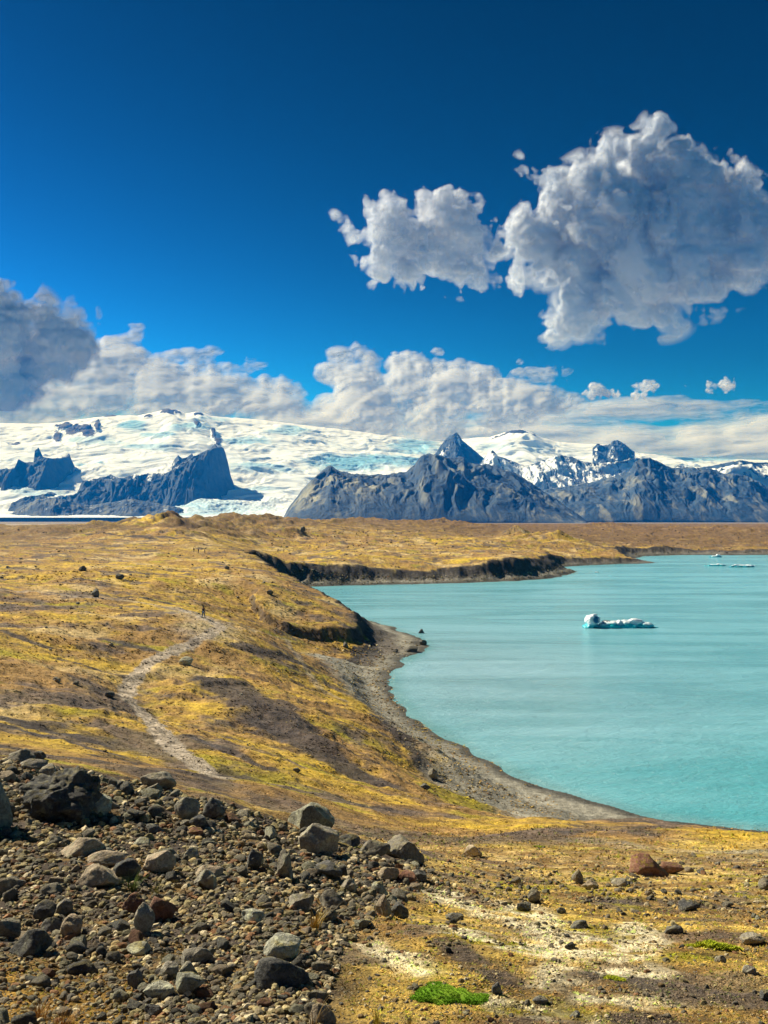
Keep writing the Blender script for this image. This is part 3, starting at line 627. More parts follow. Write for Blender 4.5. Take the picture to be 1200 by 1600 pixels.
def cloud(label, D, puffs, box, depth, step=3., amp=1., flat=1., off=0., shells=((-5, .05), (-3, .06), (-1, .08), (1.5, .12), (4, .16), (7, .22), (11, .4), (17, 1.)), squash=1., sx=1., thick=.9, tl=.45, seed=0., octs=((90, 26), (45, 18), (22, 12), (11, 6.5), (5.5, 3.2)), low=14, lean=0., zc=0., alb=.97):
    x0, x1, z0, z1 = box; S = D/F
    x = np.arange(x0, x1, step*sx); z = np.arange(z0, z1, step); y = np.arange(-depth, depth, step*1.25)
    X, Y, Z = np.meshgrid(x, y, z, indexing='ij'); X = X.astype(np.float32); Y = Y.astype(np.float32); Z = Z.astype(np.float32)
    V = np.full(X.shape, -1e4, np.float32)
    for pf in puffs:
        a, b, r = pf[:3]; e = pf[3] if len(pf) > 3 else 1.; yo = pf[4] if len(pf) > 4 else 0.
        ry = thick*(1 if len(pf) < 6 else pf[5])
        V = np.maximum(V, (r-np.sqrt(((X-a)/e)**2+((Y-yo-lean*(zc-Z))*ry)**2+((Z-b)*squash)**2)))
    N = 0
    for s_, a_ in octs:
        N = N+a_*amp*(np.abs(vn3(X/(s_*sx)+7+seed, Y/s_+s_, Z/s_*flat+seed))*2-.78)
    V = V+low*amp*vn3(X/150+3+seed, Y/150, Z/120+seed)
    V = V+np.minimum(N, 9*amp+np.maximum(V+10, 0))+off
    V[0] = V[-1] = -50; V[:, 0] = V[:, -1] = -50; V[:, :, 0] = V[:, :, -1] = -50
    root = None
    for thr, al in shells:
        if V.max() <= thr+.5: break
        P, Fc = surface_nets(V-thr)
        if len(P) < 20: continue
        yy = D+(y[0]+P[:, 1]*step*1.25)*S; pxx = x[0]+P[:, 0]*step*sx; pzz = z[0]+P[:, 2]*step
        W = np.stack([U(pxx)*yy, yy, EYE+(HZ-pzz)/F*yy], 1)
        if root is None: c0 = W.mean(0)
        o = mesh_np('cloud' if root is None else 'cloud_layer', W-c0, Fc, [vapour(al, alb if al < .45 else alb*.9, tl=tl if al < .45 else tl*.3, ns=0. if al > .45 else 1/(40*S))])  # opaque core gets a lower albedo: its self-shadow is painted in
        if root is None: root = o; o.location = c0; tag(o, label, 'cloud')
        else: o.parent = root
    return root

cloud('largest cloud, heaped with a dark grey middle, upper right', 13800,
      [(1030,262,68),(965,245,36),(1110,300,70),(880,315,55),(825,262,18),(838,285,26),(950,340,105),(1050,380,120),(850,385,62),(810,415,40),(960,450,70),(1150,380,85),(1000,482,42),(910,480,44),(1190,340,50),(1090,430,64),(1200,390,60),(1030,205,26),(1130,262,32),(910,300,30),(1000,300,60,1,60),(1060,350,110,1,70),(950,400,90,1,60),(1140,330,80,1,60),(780,440,16),(870,510,22),(950,490,34),(1000,490,32),(1040,480,44),(900,495,26),(1110,445,44)], (745, 1300, 160, 560), 175, step=2.6, off=2, tl=.34, alb=.98, low=6, thick=1.45)
cloud('ragged medium cloud left of the largest cloud', 13400,
      [(610,345,38),(700,340,52),(735,375,42),(680,390,48),(640,420,34),(590,330,22),(560,370,22),(545,350,16),(530,345,11),(755,425,32),(655,375,50),(690,345,46),(650,330,24),(620,385,40),(770,400,24),(765,430,26),(785,435,18),(555,395,14),(720,430,30),(600,430,14)], (495, 800, 265, 490), 85, step=1.9, amp=.72, off=4, tl=.42, thick=1.3,
      shells=((-4, .05), (-2.5, .07), (-1, .09), (1, .12), (3.5, .16), (6.5, .22), (10, .32), (14, .7)), octs=((60, 26), (30, 20), (15, 11), (8, 5.5)))
cloud('dark grey cloud with a bright rim at the left edge', 22500,
      [(-20,520,80),(40,500,48),(70,540,50),(110,545,44),(60,590,34),(-60,560,70),(10,590,44),(120,500,22),(140,570,22),(25,465,25),(20,560,70,1,40),(85,580,36,1.3),(30,605,26,2.2),(120,560,34)], (-180, 190, 420, 645), 130, step=2.2, amp=.7, off=4, seed=3., tl=.1, alb=.74, low=8, thick=2.2)  # reduced albedo paints in the dimness of thick, poorly lit cloud
cloud('long white cloud bank over the glacier on the left', 29000,
      [(190,560,50),(150,600,70),(250,600,55),(210,520,20),(330,610,48,1.6),(420,625,40,1.8),(60,640,60,2.2),(300,575,26,2.2),(395,575,13,4.5),(430,566,7,6),(-60,640,70,2),(520,650,36,2.2),(280,650,44,3),(450,660,34,3)], (-260, 640, 470, 740), 310, step=3.0, lean=2.4, zc=620, amp=.6, off=2, seed=9., tl=.28, sx=1.25, shells=((-4, .07), (-2, .09), (0, .12), (3, .16), (7, .22), (13, .3), (20, .4)))
cloud('puffy white cloud with grey hollows over the central mountains', 27500,
      [(530,580,30),(560,600,42),(575,560,24),(640,590,44),(625,565,22),(700,600,42),(690,570,24),(760,615,42),(735,585,18),(590,640,46),(680,640,50),(780,640,36),(820,635,32,1.4),(850,612,14,1.8),(830,575,7,3.5),(870,640,18,2)], (470, 960, 520, 710), 280, step=2.7, lean=2.4, zc=620, amp=.6, off=2, seed=14., tl=.28, shells=((-4, .07), (-2, .09), (0, .12), (3, .16), (7, .22), (13, .3), (20, .4)))
cloud('low flat cloud layer along the mountain tops on the right', 33000,
      [(700,685,34,6),(850,690,36,5),(980,694,36,5),(1120,694,36,5),(1280,694,40,6),(1000,648,14,9),(1130,632,11,9),(860,655,16,6),(1250,668,16,8),(560,670,24,5)], (420, 1420, 600, 740), 200, step=2.6, lean=2.4, zc=670, amp=.40, off=5, low=5, seed=20., sx=2.2, tl=.28, flat=1.6, shells=((-4, .07), (-2, .09), (0, .12), (3, .16), (7, .22), (13, .3), (20, .4)))
cloud('small white puff at the left end of the row of small clouds', 24000, [(945,612,11,1.8),(965,616,9,1.6),(930,615,7,1.5)], (905, 1000, 590, 635), 20, step=1.1, amp=.32, off=1, octs=((30, 22), (14, 16), (7, 11)), shells=((-2, .1), (-1, .13), (0, .18), (1.5, .25), (3, .4), (5, .6)), seed=2.)
cloud('thin torn wisps in the middle of the row of small clouds', 24000, [(1015,604,6,2.4),(1050,608,5,2.2),(1005,620,6,2.2)], (980, 1085, 588, 635), 20, step=1.1, amp=.32, off=1, octs=((30, 22), (14, 16), (7, 11)), shells=((-2, .08), (-1, .1), (0, .14), (1.5, .2), (3, .35)), seed=5.)
cloud('small lone puff right of the row of small clouds', 24000, [(1122,601,7,2.6),(1112,599,5,2)], (1085, 1165, 580, 620), 20, step=1.1, amp=.3, off=1, octs=((30, 22), (14, 16), (7, 11)), shells=((-2, .1), (-1, .12), (0, .18), (1.5, .25), (3, .4)), seed=8.)

# ------------------------------------------------------------------ rocks
def ico(sub):
    import bmesh
    bm = bmesh.new(); bmesh.ops.create_icosphere(bm, subdivisions=sub, radius=1); bm.verts.ensure_lookup_table()
    V = np.array([v.co[:] for v in bm.verts]); Fc = np.array([[v.index for v in f.verts] for f in bm.faces]); bm.free(); return V, Fc
_ICO = {k: ico(k) for k in (1, 2, 3, 4, 5)}
def rockshape(seed, sub=3, angular=1., rough=.05):
    r = np.random.default_rng(seed); V, Fc = _ICO[sub]; V = V.copy()
    for _ in range(int(5+9*angular)):
        n = r.normal(size=3); n /= np.linalg.norm(n); d = r.uniform(.48, .82)
        q = V@n; V -= np.outer(np.maximum(q-d, 0)*(.75+.25*angular), n)
    for s_, a_ in ((1.1, .16), (2.6, .07), (6, rough*.7), (13, rough*.35)):
        if s_ > 4 and sub < 3: break
        nz = vn3((V[:, 0]*s_+seed*1.7+20).astype(np.float32), (V[:, 1]*s_+30).astype(np.float32), (V[:, 2]*s_+11).astype(np.float32))
        V = V*(1+a_*nz)[:, None]
    V -= (V.max(0)+V.min(0))/2; V /= (V.max(0)-V.min(0))/2
    return V, Fc

def rockmat(name, c1, c2, lich=(.34, .33, .22), la=.5, moss=.35):
    m = M(name); P = m.pos(); oi = m.node('ShaderNodeObjectInfo')
    mp = m.node('ShaderNodeVectorMath'); mp.operation = 'ADD'; m.n.links.new(P, mp.inputs[0]); m.n.links.new(oi.outputs['Location'], mp.inputs[1]); v = mp.outputs[0]
    n1 = m.noise(7, 6, .65, v); n2 = m.noise(48, 5, .75, v); n3 = m.noise(16, 5, .6, v, .6); n4 = m.noise(190, 2, .6, v)
    c = m.mix(m.ramp(n1, (.32, c1), (.68, c2)), m.ramp(n2, (.3, .45), (.5, 1.), (.7, 1.6)), .85, 'MULTIPLY')
    c = m.mix(c, m.ramp(n4, (.35, .7), (.65, 1.3)), .7, 'MULTIPLY')
    c = m.mix(c, lich, m.math('MULTIPLY', m.ramp(n3, (.54, 0.), (.60, 1.)), la))
    ge = m.node('ShaderNodeNewGeometry'); sp = m.node('ShaderNodeSeparateXYZ'); m.n.links.new(ge.outputs['Normal'], sp.inputs[0])
    up = m.math('MULTIPLY', m.ramp(sp.outputs[2], (.55, 0.), (.85, 1.)), m.ramp(m.noise(11, 4, .6, v), (.52, 0.), (.6, 1.)))
    c = m.mix(c, (.22, .17, .02), m.math('MULTIPLY', up, moss))
    hv = m.node('ShaderNodeHueSaturation'); m.n.links.new(c, hv.inputs['Color']); m.n.links.new(m.math('ADD', .9, m.math('MULTIPLY', oi.outputs['Random'], .6)), hv.inputs['Value'])
    h = m.math('ADD', m.math('MULTIPLY', n1, 3.), m.math('ADD', n2, m.math('MULTIPLY', n4, .3)))
    return m.principled(hv.outputs[0], .88, .2, normal=m.bump(h, .9, .02))
RM = {'grey': rockmat('basalt_rock', (.125, .118, .098), (.30, .265, .195)), 'dark': rockmat('dark_rock', (.055, .058, .060), (.125, .12, .105), la=.4),
      'tan': rockmat('tan_rock', (.24, .195, .135), (.38, .30, .20), la=.35, moss=.2), 'red': rockmat('red_rock', (.13, .062, .04), (.23, .12, .075), la=.15, moss=.7),
      'pale': rockmat('lichened_rock', (.20, .20, .16), (.36, .35, .25), lich=(.50, .50, .33), la=.8, moss=.6)}
_hero = [rockshape(100+i, 4, a, .07) for i, a in enumerate([1, .8, .3, 1.2, .5, .9, .2, 1., .6, 1.1])]
_hero.append(rockshape(131, 5, 1.3, .22)); _V = _hero[10][0]
_n = vn3((_V[:, 0]*3+9).astype(np.float32), (_V[:, 1]*3+9).astype(np.float32), (_V[:, 2]*3+9).astype(np.float32)); _n2 = vn3((_V[:, 0]*7+2).astype(np.float32), (_V[:, 1]*7+9).astype(np.float32), (_V[:, 2]*7+9).astype(np.float32))
_V *= (1-.22*np.abs(_n)+.12*np.abs(_n2))[:, None]; _V[:, 0] *= (1-.28*np.clip(_V[:, 2], 0, 1)); _V[:, 1] *= (1-.28*np.clip(_V[:, 2], 0, 1))
ROUND = [2, 6, 4]; BLOCK = [0, 3, 7, 9, 1, 5, 8]
rr_ = np.random.default_rng(77)

def boulder(px, pyb, w, h, matk, label, shape=None, yaw=None, tilt=.15, name='boulder', lift=0, group=None, sh=None):
    """px,pyb: middle of the lower edge in the photo; w,h: its size there"""
    p = hits([(px, pyb-.12*h)])[0]; d = math.hypot(p[1], EYE-p[2]); Yd = p[1]
    W = w/F*d; pit = (pyb-HZ)/F
    Hs = max(.42*W, (h/F*d-.75*W*pit*.6)/math.cos(math.atan(pit)))
    yaw = rr_.uniform(0, 6.28) if yaw is None else yaw
    V, Fc = sh if sh else _hero[shape if shape is not None else int(rr_.integers(0, 10))]
    c_, s_ = math.cos(yaw), math.sin(yaw)
    V = V@np.array([[c_, -s_, 0], [s_, c_, 0], [0, 0, 1]]).T
    tx = rr_.uniform(-tilt, tilt); V = V@np.array([[1, 0, 0], [0, math.cos(tx), -math.sin(tx)], [0, math.sin(tx), math.cos(tx)]]).T
    V = V/((V.max(0)-V.min(0))/2)*np.array([W/2, W*.40, Hs*.62])
    cy_ = Yd+W*.30; cx_ = p[0]*cy_/Yd; z0 = float(zfast(np.array([cx_]), np.array([cy_]))[0])
    o = mesh_np(name, V, Fc, [RM[matk]])
    o.location = (cx_, cy_, min(z0, p[2]+Hs*.3)+Hs*.36+lift)
    tag(o, label, 'rock', group); return o

HERO = [
 (-78,1312,192,168,'grey','huge smooth grey boulder cut off by the left edge of the picture',2),
 (33,1195,46,25,'grey','pale-topped grey boulder highest on the left of the rubble slope',5),
 (63,1188,20,15,'dark','small round stone touching the pale-topped boulder on its right',6),
 (53,1207,42,19,'grey','flat slanting rock just below the pale-topped boulder',8),
 (78,1218,26,22,'grey','cracked knobbly rock above the big mossy outcrop',1),
 (42,1222,22,16,'dark','dark block left of the cracked knobbly rock',3),
 (100,1297,124,92,'dark','big dark mossy outcrop rock near the left edge',10),
 (152,1278,44,36,'pale','square flat-topped block beside the big mossy outcrop',0),
 (250,1238,54,33,'grey','rounded grey boulder on the skyline of the rubble slope',4),
 (290,1286,38,38,'grey','tall humped grey rock left of the upright dark boulder',8),
 (334,1284,34,36,'dark','upright dark boulder with a pale left edge near the slope crest',9),
 (312,1298,26,22,'dark','dark rock wedged between the humped grey rock and the upright boulder',1),
 (242,1303,28,18,'dark','low dark rock in the middle of the upper rubble',6),
 (305,1308,28,12,'red','thin reddish flat stone among grey rubble',0),
 (128,1343,64,36,'tan','sunlit tan boulder below the big mossy outcrop',5),
 (172,1336,20,13,'pale','whitish lichened stone right of the sunlit tan boulder',6),
 (166,1357,56,26,'tan','long low tan rock behind the split-faced boulder',8),
 (154,1393,66,44,'tan','split-faced tan boulder with a flat sunlit top',3),
 (200,1378,42,36,'dark','rounded dark boulder with grass at its foot',4),
 (222,1325,30,18,'pale','oval yellowish stone above the grassy gap',6),
 (250,1368,48,38,'tan','big two-humped brown boulder right of the grass tuft',1),
 (298,1345,24,20,'pale','grey egg-shaped stone in the middle of the rubble',2),
 (322,1375,44,26,'tan','long angular slab pointing down to the right',9),
 (322,1392,34,32,'grey','chunky grey block under the long angular slab',0),
 (208,1427,34,29,'red','smooth rounded orange-tan cobble',2),
 (247,1443,48,42,'red','rust-brown boulder beside the orange-tan cobble',5),
 (228,1463,32,46,'grey','upright grey stone pair below the rust-brown boulder',8),
 (100,1433,30,26,'grey','round greenish grey stone in the lower left rubble',6),
 (112,1468,32,34,'tan','egg-shaped upright tan stone in the lower left rubble',4),
 (70,1440,34,30,'dark','dark blue-grey stone with a white chip on its left',4),
 (82,1458,28,24,'dark','squat stone between the dark blue-grey stone and the egg-shaped one',6),
 (14,1470,40,36,'grey','speckled angular rock near the left edge',7),
 (50,1498,58,46,'dark','big slate-grey boulder in the lower left corner area',5),
 (4,1400,26,26,'tan','brown stone half cut off by the left edge',6),
 (217,1492,36,22,'pale','oval lichened stone right of the small square block',2),
 (153,1492,20,22,'tan','small square tan block in the lower left rubble',0),
 (132,1523,44,20,'dark','long dark wedge of rock near the lower left',9),
 (306,1512,48,34,'grey','pyramid-shaped brown-grey rock in the lower middle of the rubble',3),
 (293,1526,26,22,'grey','round stone in front of the pyramid-shaped rock',2),
 (266,1528,26,22,'grey','twin of stones left of the round stone under the pyramid rock',4),
 (294,1558,42,36,'pale','white-crusted rock in the lower middle rubble',1),
 (216,1545,24,28,'dark','pointed dark rock at the lower left edge of the rubble',9),
 (252,1562,46,28,'pale','mossy rounded rock near the bottom of the rubble',8),
 (242,1590,26,22,'dark','dark rock near the bottom edge left of centre',7),
 (495,1340,62,52,'grey','large square-shouldered grey boulder at the head of the rubble',0),
 (488,1308,72,56,'pale','knobbly pale lichened boulder behind the large grey boulder',7),
 (628,1346,66,42,'grey','long dark-faced block at the right end of the rubble crest',3),
 (580,1340,46,30,'grey','sloping pale-topped block against the long dark-faced block',9),
 (545,1320,34,14,'dark','low dark rock between the two biggest crest boulders',6),
 (508,1374,52,24,'dark','dark mossy lump under the large grey boulder',8),
 (440,1504,54,40,'pale','lichen-spotted grey boulder lying against the mossy boulder',4),
 (440,1548,80,50,'dark','largest dark mossy boulder at the bottom of the rubble',2),
 (505,1604,38,36,'tan','smooth brown boulder on the moss at the bottom edge',2),
 (600,1433,24,32,'tan','upright brown stone at the right edge of the rubble',5),
 (622,1436,30,26,'dark','dark stone leaning on the upright brown stone',7),
 (652,1378,28,20,'dark','square dark block on the right tip of the rubble',0),
 (634,1382,34,24,'red','brown mossy rock beside the square dark block',1),
 (605,1378,32,24,'tan','golden mossy stone in the right arm of the rubble',8),
 (592,1400,26,22,'pale','yellowish stone below the golden mossy stone',6),
 (545,1396,24,22,'grey','blue-grey cube of rock in the right arm of the rubble',0),
 (396,1362,26,34,'dark','thin upright shard near the middle of the rubble',9),
 (446,1376,24,44,'grey','tall dark shard left of the large grey boulder',3),
 (395,1444,34,26,'pale','flat lichened rock in the middle right rubble',1),
 (520,1422,42,34,'grey','broad shadowed rock in the right half of the rubble',5),
 (470,1425,40,28,'grey','rough grey rock beside the golden grass tuft',7),
 (738,1341,30,22,'tan','lone tan boulder with a pointed top in the middle distance',3),
 (1010,1372,62,40,'red','large rust-red boulder with a dark mossy cap on the right',5),
 (1044,1366,40,20,'red','low red-brown rock trailing right from the rust-red boulder',1),
 (921,1391,24,18,'tan','flat-topped yellowish block left of the rust-red boulder',0),
 (902,1382,18,22,'grey','narrow grey stone next to the flat-topped yellowish block',9),
 (968,1386,24,16,'grey','grey stone just below and left of the rust-red boulder',8),
 (832,1412,18,24,'grey','leaning blue-grey slab on the pale moss',9),
 (818,1424,22,16,'dark','dark stone at the foot of the leaning blue-grey slab',7),
 (1076,1424,34,16,'dark','dark flat rock on the right hillside below the red boulder',8),
 (875,1427,14,11,'dark','small black cube of rock on pale moss',0),
 (905,1451,26,13,'dark','low dark rock in a line of stones on pale moss',5),
 (1051,1459,28,13,'dark','flat dark slab left of the yellow-green cushion',6),
 (1174,1478,36,20,'grey','rounded grey boulder right of the yellow-green cushion',4),
 (1126,1503,18,13,'grey','small grey stone just below the yellow-green cushion',2),
 (1168,1523,20,15,'grey','small grey stone alone on bare gravel at the right',1),
 (1194,1562,16,16,'dark','dark stone cut by the right edge near the bottom',7),
 (708,1438,28,12,'dark','dark brick-shaped stone on pale moss',0),
 (776,1554,16,20,'dark','black stone right of the bright green cushion',9),
 (844,1568,22,11,'dark','flat dark stone between the green cushion and bottom edge',8),
 (898,1588,16,11,'dark','little dark stone near the bottom right of centre',6),
 (1195,1392,22,18,'grey','grey rock at the right edge level with the red boulder',4),
 (290,1041,22,14,'pale','pale grey boulder beside the bend of the footpath',4),
 (150,935,13,14,'dark','upright dark boulder on the left hillside',9),
 (129,893,13,8,'dark','dark boulder on the far left slope',5),
 (187,906,14,9,'dark','wide dark boulder on the golden slope above the path',1),
 (172,1091,16,10,'dark','dark rock left of the path by its narrow step',7),
 (422,930,11,7,'dark','brown boulder on the grassy knoll above the lake',4),
 (354,890,9,6,'dark','dark boulder on the crest above the bay',0),
 (473,833,9,9,'dark','big dark boulder standing on the far moraine',3),
 (89,1066,13,8,'grey','small grey boulder on the golden left slope',5),
 (119,1071,11,7,'dark','dark stone right of a small grey boulder on the golden slope',6),
 (658,994,11,11,'dark','round boulder standing in the lake off the small point',2),
 (661,1009,13,9,'dark','brown boulder at the very tip of the small point',4),
 (643,1020,22,9,'dark','low dark boulder lying in the water by the small point',6),
 (618,1020,9,6,'dark','dark boulder on the beach behind the small point',5),
 (676,1219,15,16,'grey','blue-grey boulder at the foot of the grassy slope',0),
 (663,1233,16,9,'dark','dark rocks below the blue-grey boulder at the slope foot',7),
 (540,1013,9,9,'dark','dark boulder below the grassy knoll',3),
 (464,1207,12,8,'dark','dark brown stone alone on the brown slope behind the rubble',6),
]
for hb in HERO: boulder(*hb[:6], shape=hb[6])

# countable rocks of the rubble and the moss: each its own object, copied from a set of shapes
_shapes = [rockshape(300+i, 3, a, .06) for i, a in enumerate([1.4, 1.2, .7, 1.5, .4, 1.3, 1.1, .5, 1.4, 1., 1.3, .8, 1.5, 1.2])]
_proto = [mesh_np('rock', V*np.array([.5, .42, .36])[None], Fc, [RM['grey']], link=False).data for V, Fc in _shapes]
_pm = []
for i, me in enumerate(_proto):
    for k in ('grey', 'dark', 'tan', 'grey', 'pale', 'dark', 'red'):
        if (k == 'red') and i % 3: continue
        m2 = me.copy(); m2.name = 'rock'; m2.materials[0] = RM[k]; _pm.append(m2)
RUBL = 'fist-sized rock lying loose in the dark rubble slope at lower left'; RUBG = 'loose rocks of the dark rubble slope'
MOSL = 'scattered small rock lying on the moss and gravel at lower right'; MOSG = 'rocks scattered over the mossy ground at right'
HILL = 'small far-off stone lying on the golden hillside between path and lake'; HILG = 'stones scattered over the golden hillside'
RZPX = np.array([(-60,1195),(0,1187),(130,1205),(230,1226),(330,1250),(430,1280),(500,1312),(590,1338),(665,1352),(650,1400),(575,1440),(535,1490),(515,1560),(500,1640),(-60,1640)], float)
def scatter_px(n, poly=None, box=None, dens=None):
    out = []
    while len(out) < n:
        b = box or (poly[:, 0].min(), poly[:, 1].min(), poly[:, 0].max(), poly[:, 1].max())
        p = np.stack([rr_.uniform(b[0], b[2], 4000), rr_.uniform(b[1], b[3], 4000)], 1)
        k = np.ones(len(p), bool)
        if poly is not None: k &= inpoly(p[:, 0], p[:, 1], poly) > 0
        if dens is not None: k &= rr_.random(len(p)) < dens(p[:, 0], p[:, 1])
        out += list(p[k])
    return np.array(out[:n])
def power(n, lo, hi, a=2.2):
    u = rr_.random(n); return (lo**(1-a)+u*(hi**(1-a)-lo**(1-a)))**(1/(1-a))
def rub_d(x, y): return np.where((y > 1500) & (x < 210), .35, 1.)*np.where((x < 300) & (y < 1500) & (y > 1260), .6, 1.)
def line_d(x, y):
    band = np.exp(-((y-(1400-.00*(x-900)))/34)**2)
    cl = np.maximum(fbm(x/90, y/40, 3)+.35, 0)
    return np.clip(.05+(.55*band+.12)*cl*1.5, 0, 1)*np.where((x > 560) & (x < 830) & (y > 1345) & (y < 1450), 1.6, 1)
LM = [(100,1250,'the big mossy outcrop'),(10,1250,'the huge left-edge boulder'),(128,1328,'the sunlit tan boulder'),(154,1372,'the split-faced tan boulder'),(200,1360,'the dark boulder with grass'),(250,1348,'the two-humped brown boulder'),
 (208,1412,'the orange-tan cobble'),(247,1422,'the rust-brown boulder'),(50,1475,'the slate-grey boulder'),(112,1450,'the egg-shaped tan stone'),(306,1495,'the pyramid-shaped rock'),(294,1540,'the white-crusted rock'),(250,1222,'the rounded skyline boulder'),(334,1266,'the upright dark boulder'),
 (495,1315,'the square-shouldered grey boulder'),(628,1326,'the long dark-faced block'),(700,1553,'the bright green cushion'),(440,1525,'the largest dark mossy boulder'),(492,1440,'the golden grass tuft'),(738,1330,'the pointed lone tan boulder'),(1010,1350,'the rust-red boulder'),(832,1400,'the leaning blue-grey slab'),
 (1112,1478,'the wide yellow-green cushion'),(958,1526,'the small yellow-green cushion'),(776,1545,'the black stone'),(305,1303,'the thin reddish stone'),(322,1362,'the long angular slab'),(33,1185,'the pale-topped boulder'),(400,1435,'the flat lichened rock'),(396,1345,'the thin upright shard'),(505,1590,'the smooth brown boulder'),
 (600,1418,'the upright brown stone'),(132,1513,'the long dark wedge'),(318,957,'the walker'),(290,1035,'the pale boulder at the path bend'),(150,930,'the upright dark hillside boulder'),(422,928,'the boulder on the knoll'),(172,1086,'the rock by the path step'),(464,1203,'the lone dark brown stone'),(187,902,'the wide dark hillside boulder')]
KN = {'basalt_rock': 'grey', 'dark_rock': 'dark', 'tan_rock': 'tan', 'red_rock': 'reddish', 'lichened_rock': 'pale'}
ORD = ['nearest', 'second', 'third', 'fourth', 'fifth', 'sixth', 'seventh', 'eighth', 'ninth', 'tenth', 'eleventh', 'twelfth', 'thirteenth', 'fourteenth', 'fifteenth']
def name_rocks(L, pre=''):
    d = {}
    for o, x, y in L:
        q = sorted(((lx-x)**2+(ly-y)**2, lx, ly, n) for lx, ly, n in LM)[0]; dx, dy = x-q[1], y-q[2]
        di = ('right of' if dx > 0 else 'left of') if abs(dx) > abs(dy) else ('below' if dy > 0 else 'above')
        d.setdefault((KN[o.data.materials[0].name], di, q[3]), []).append((q[0], o))
    for (c, di, n), lst in d.items():
        lst.sort(key=lambda t: t[0])
        for i, (_, o) in enumerate(lst):
            o['label'] = ('%s rock lying %s %s' % (pre+c, di, n)) if len(lst) == 1 else ('%s %s rock %s %s' % (ORD[min(i, 14)], pre+c, di, n))
def put_rock(px, py, w, label, group, i):
    P_ = hits(np.stack([px, py], 1)); LL = []
    for p, ww in zip(P_, w):
        d = math.hypot(p[1], EYE-p[2]); s_ = ww/F*d
        o = bpy.data.objects.new('rock', _pm[int(rr_.integers(0, len(_pm)))]); C.objects.link(o)
        o.location = (p[0], p[1]+s_*.2, p[2]+s_*.17); o.scale = (s_*1.05, s_*rr_.uniform(.8, 1.2), s_*rr_.uniform(.7, 1.15))
        o.rotation_euler = (rr_.uniform(-.35, .35), rr_.uniform(-.35, .35), rr_.uniform(0, 6.28)); tag(o, label, 'rock', group); LL.append(o)
    name_rocks([(o, a, b) for o, a, b in zip(LL, px, py)], 'mossy-ground ' if i else '')
p = scatter_px(215, RZPX, dens=rub_d); put_rock(p[:, 0], p[:, 1], power(215, 13, 32, 2.3), RUBL, RUBG, 0)
p = scatter_px(60, box=(560, 1345, 1220, 1600), dens=line_d); put_rock(p[:, 0], p[:, 1], power(60, 8, 20, 2.6), MOSL, MOSG, 1)
p = scatter_px(25, box=(0, 850, 560, 1190), dens=lambda x, y: np.where(x < 300+(1190-y)*.2, .8, .2)); put_rock(p[:, 0], p[:, 1], power(25, 4.0, 8, 2.6), HILL, HILG, 0)

# uncountable small stones, one mesh
COLS = np.array([1.75, 1.58, 1.15])*np.array([(.06, .06, .06), (.09, .085, .08), (.14, .125, .10), (.20, .165, .10), (.11, .085, .055), (.10, .10, .08), (.08, .08, .07), (.13, .12, .075), (.075, .07, .065), (.12, .07, .045), (.05, .05, .055), (.24, .22, .15), (.10, .09, .06), (.30, .28, .24)])
m = M('stones'); cst = m.mix(m.attr('col'), m.ramp(m.noise(60, 4, .7), (.3, .55), (.7, 1.5)), .85, 'MULTIPLY')
MAT_ST = m.principled(cst, .9, .2, normal=m.bump(m.noise(70, 4, .7), .8, .012))
def stones(name, groups, label=None):
    Vs, Fs, Cs, off = [], [], [], 0
    for (px, py, w, sub, cols, bright) in groups:
        sh = [rockshape(500+i+sub*50, sub, a) for i, a in enumerate([1.2, .8, 1., .4, 1.1, .6, .9, .3])]
        P_ = hits(np.stack([px, py], 1)); d = np.hypot(P_[:, 1], EYE-P_[:, 2]); s_ = w/F*d
        kind = rr_.integers(0, len(sh), len(px))
        for k in range(len(sh)):
            q = np.where(kind == k)[0]
            if not len(q): continue
            V, Fc = sh[k]; n = len(q); yaw = rr_.uniform(0, 6.28, n); sc3 = s_[q, None]*np.stack([rr_.uniform(.42, .6, n), rr_.uniform(.32, .5, n), rr_.uniform(.25, .42, n)], 1)
            L = V[None]*sc3[:, None]
            tx = rr_.uniform(-.5, .5, n)[:, None]; y2 = L[..., 1]*np.cos(tx)-L[..., 2]*np.sin(tx); z2 = L[..., 1]*np.sin(tx)+L[..., 2]*np.cos(tx)
            ya = yaw[:, None]; X = L[..., 0]*np.cos(ya)-y2*np.sin(ya); Y = L[..., 0]*np.sin(ya)+y2*np.cos(ya)
            W = np.stack([X+P_[q, 0][:, None], Y+P_[q, 1][:, None], z2+(P_[q, 2]+s_[q]*.10)[:, None]], -1)
            Vs.append(W.reshape(-1, 3)); Fs.append((Fc[None]+off+np.arange(n)[:, None, None]*len(V)).reshape(-1, 3)); off += n*len(V)
            cc = cols[rr_.integers(0, len(cols), n)]*rr_.uniform(.7, 1.35, (n, 1))*bright
            Cs.append(np.repeat(cc, len(V), 0))
    o = mesh_np(name, np.concatenate(Vs), np.concatenate(Fs), [MAT_ST], smooth=False, col=np.concatenate(Cs)); tag(o, kind='stuff'); return o
p1 = scatter_px(7600, RZPX, dens=rub_d); p2 = scatter_px(9000, RZPX)
stones('rubble', [(p1[:, 0], p1[:, 1], power(7600, 6.5, 17, 2.0), 2, COLS, 1.), (p2[:, 0], p2[:, 1], power(9000, 2.6, 7, 1.8), 1, COLS, 1.)])
p3 = scatter_px(1500, box=(520, 1335, 1230, 1625), dens=line_d); p4 = scatter_px(7000, box=(500, 1300, 1230, 1640), dens=lambda x, y: np.clip(.35+fbm(x/60, y/30, 3), .06, 1))
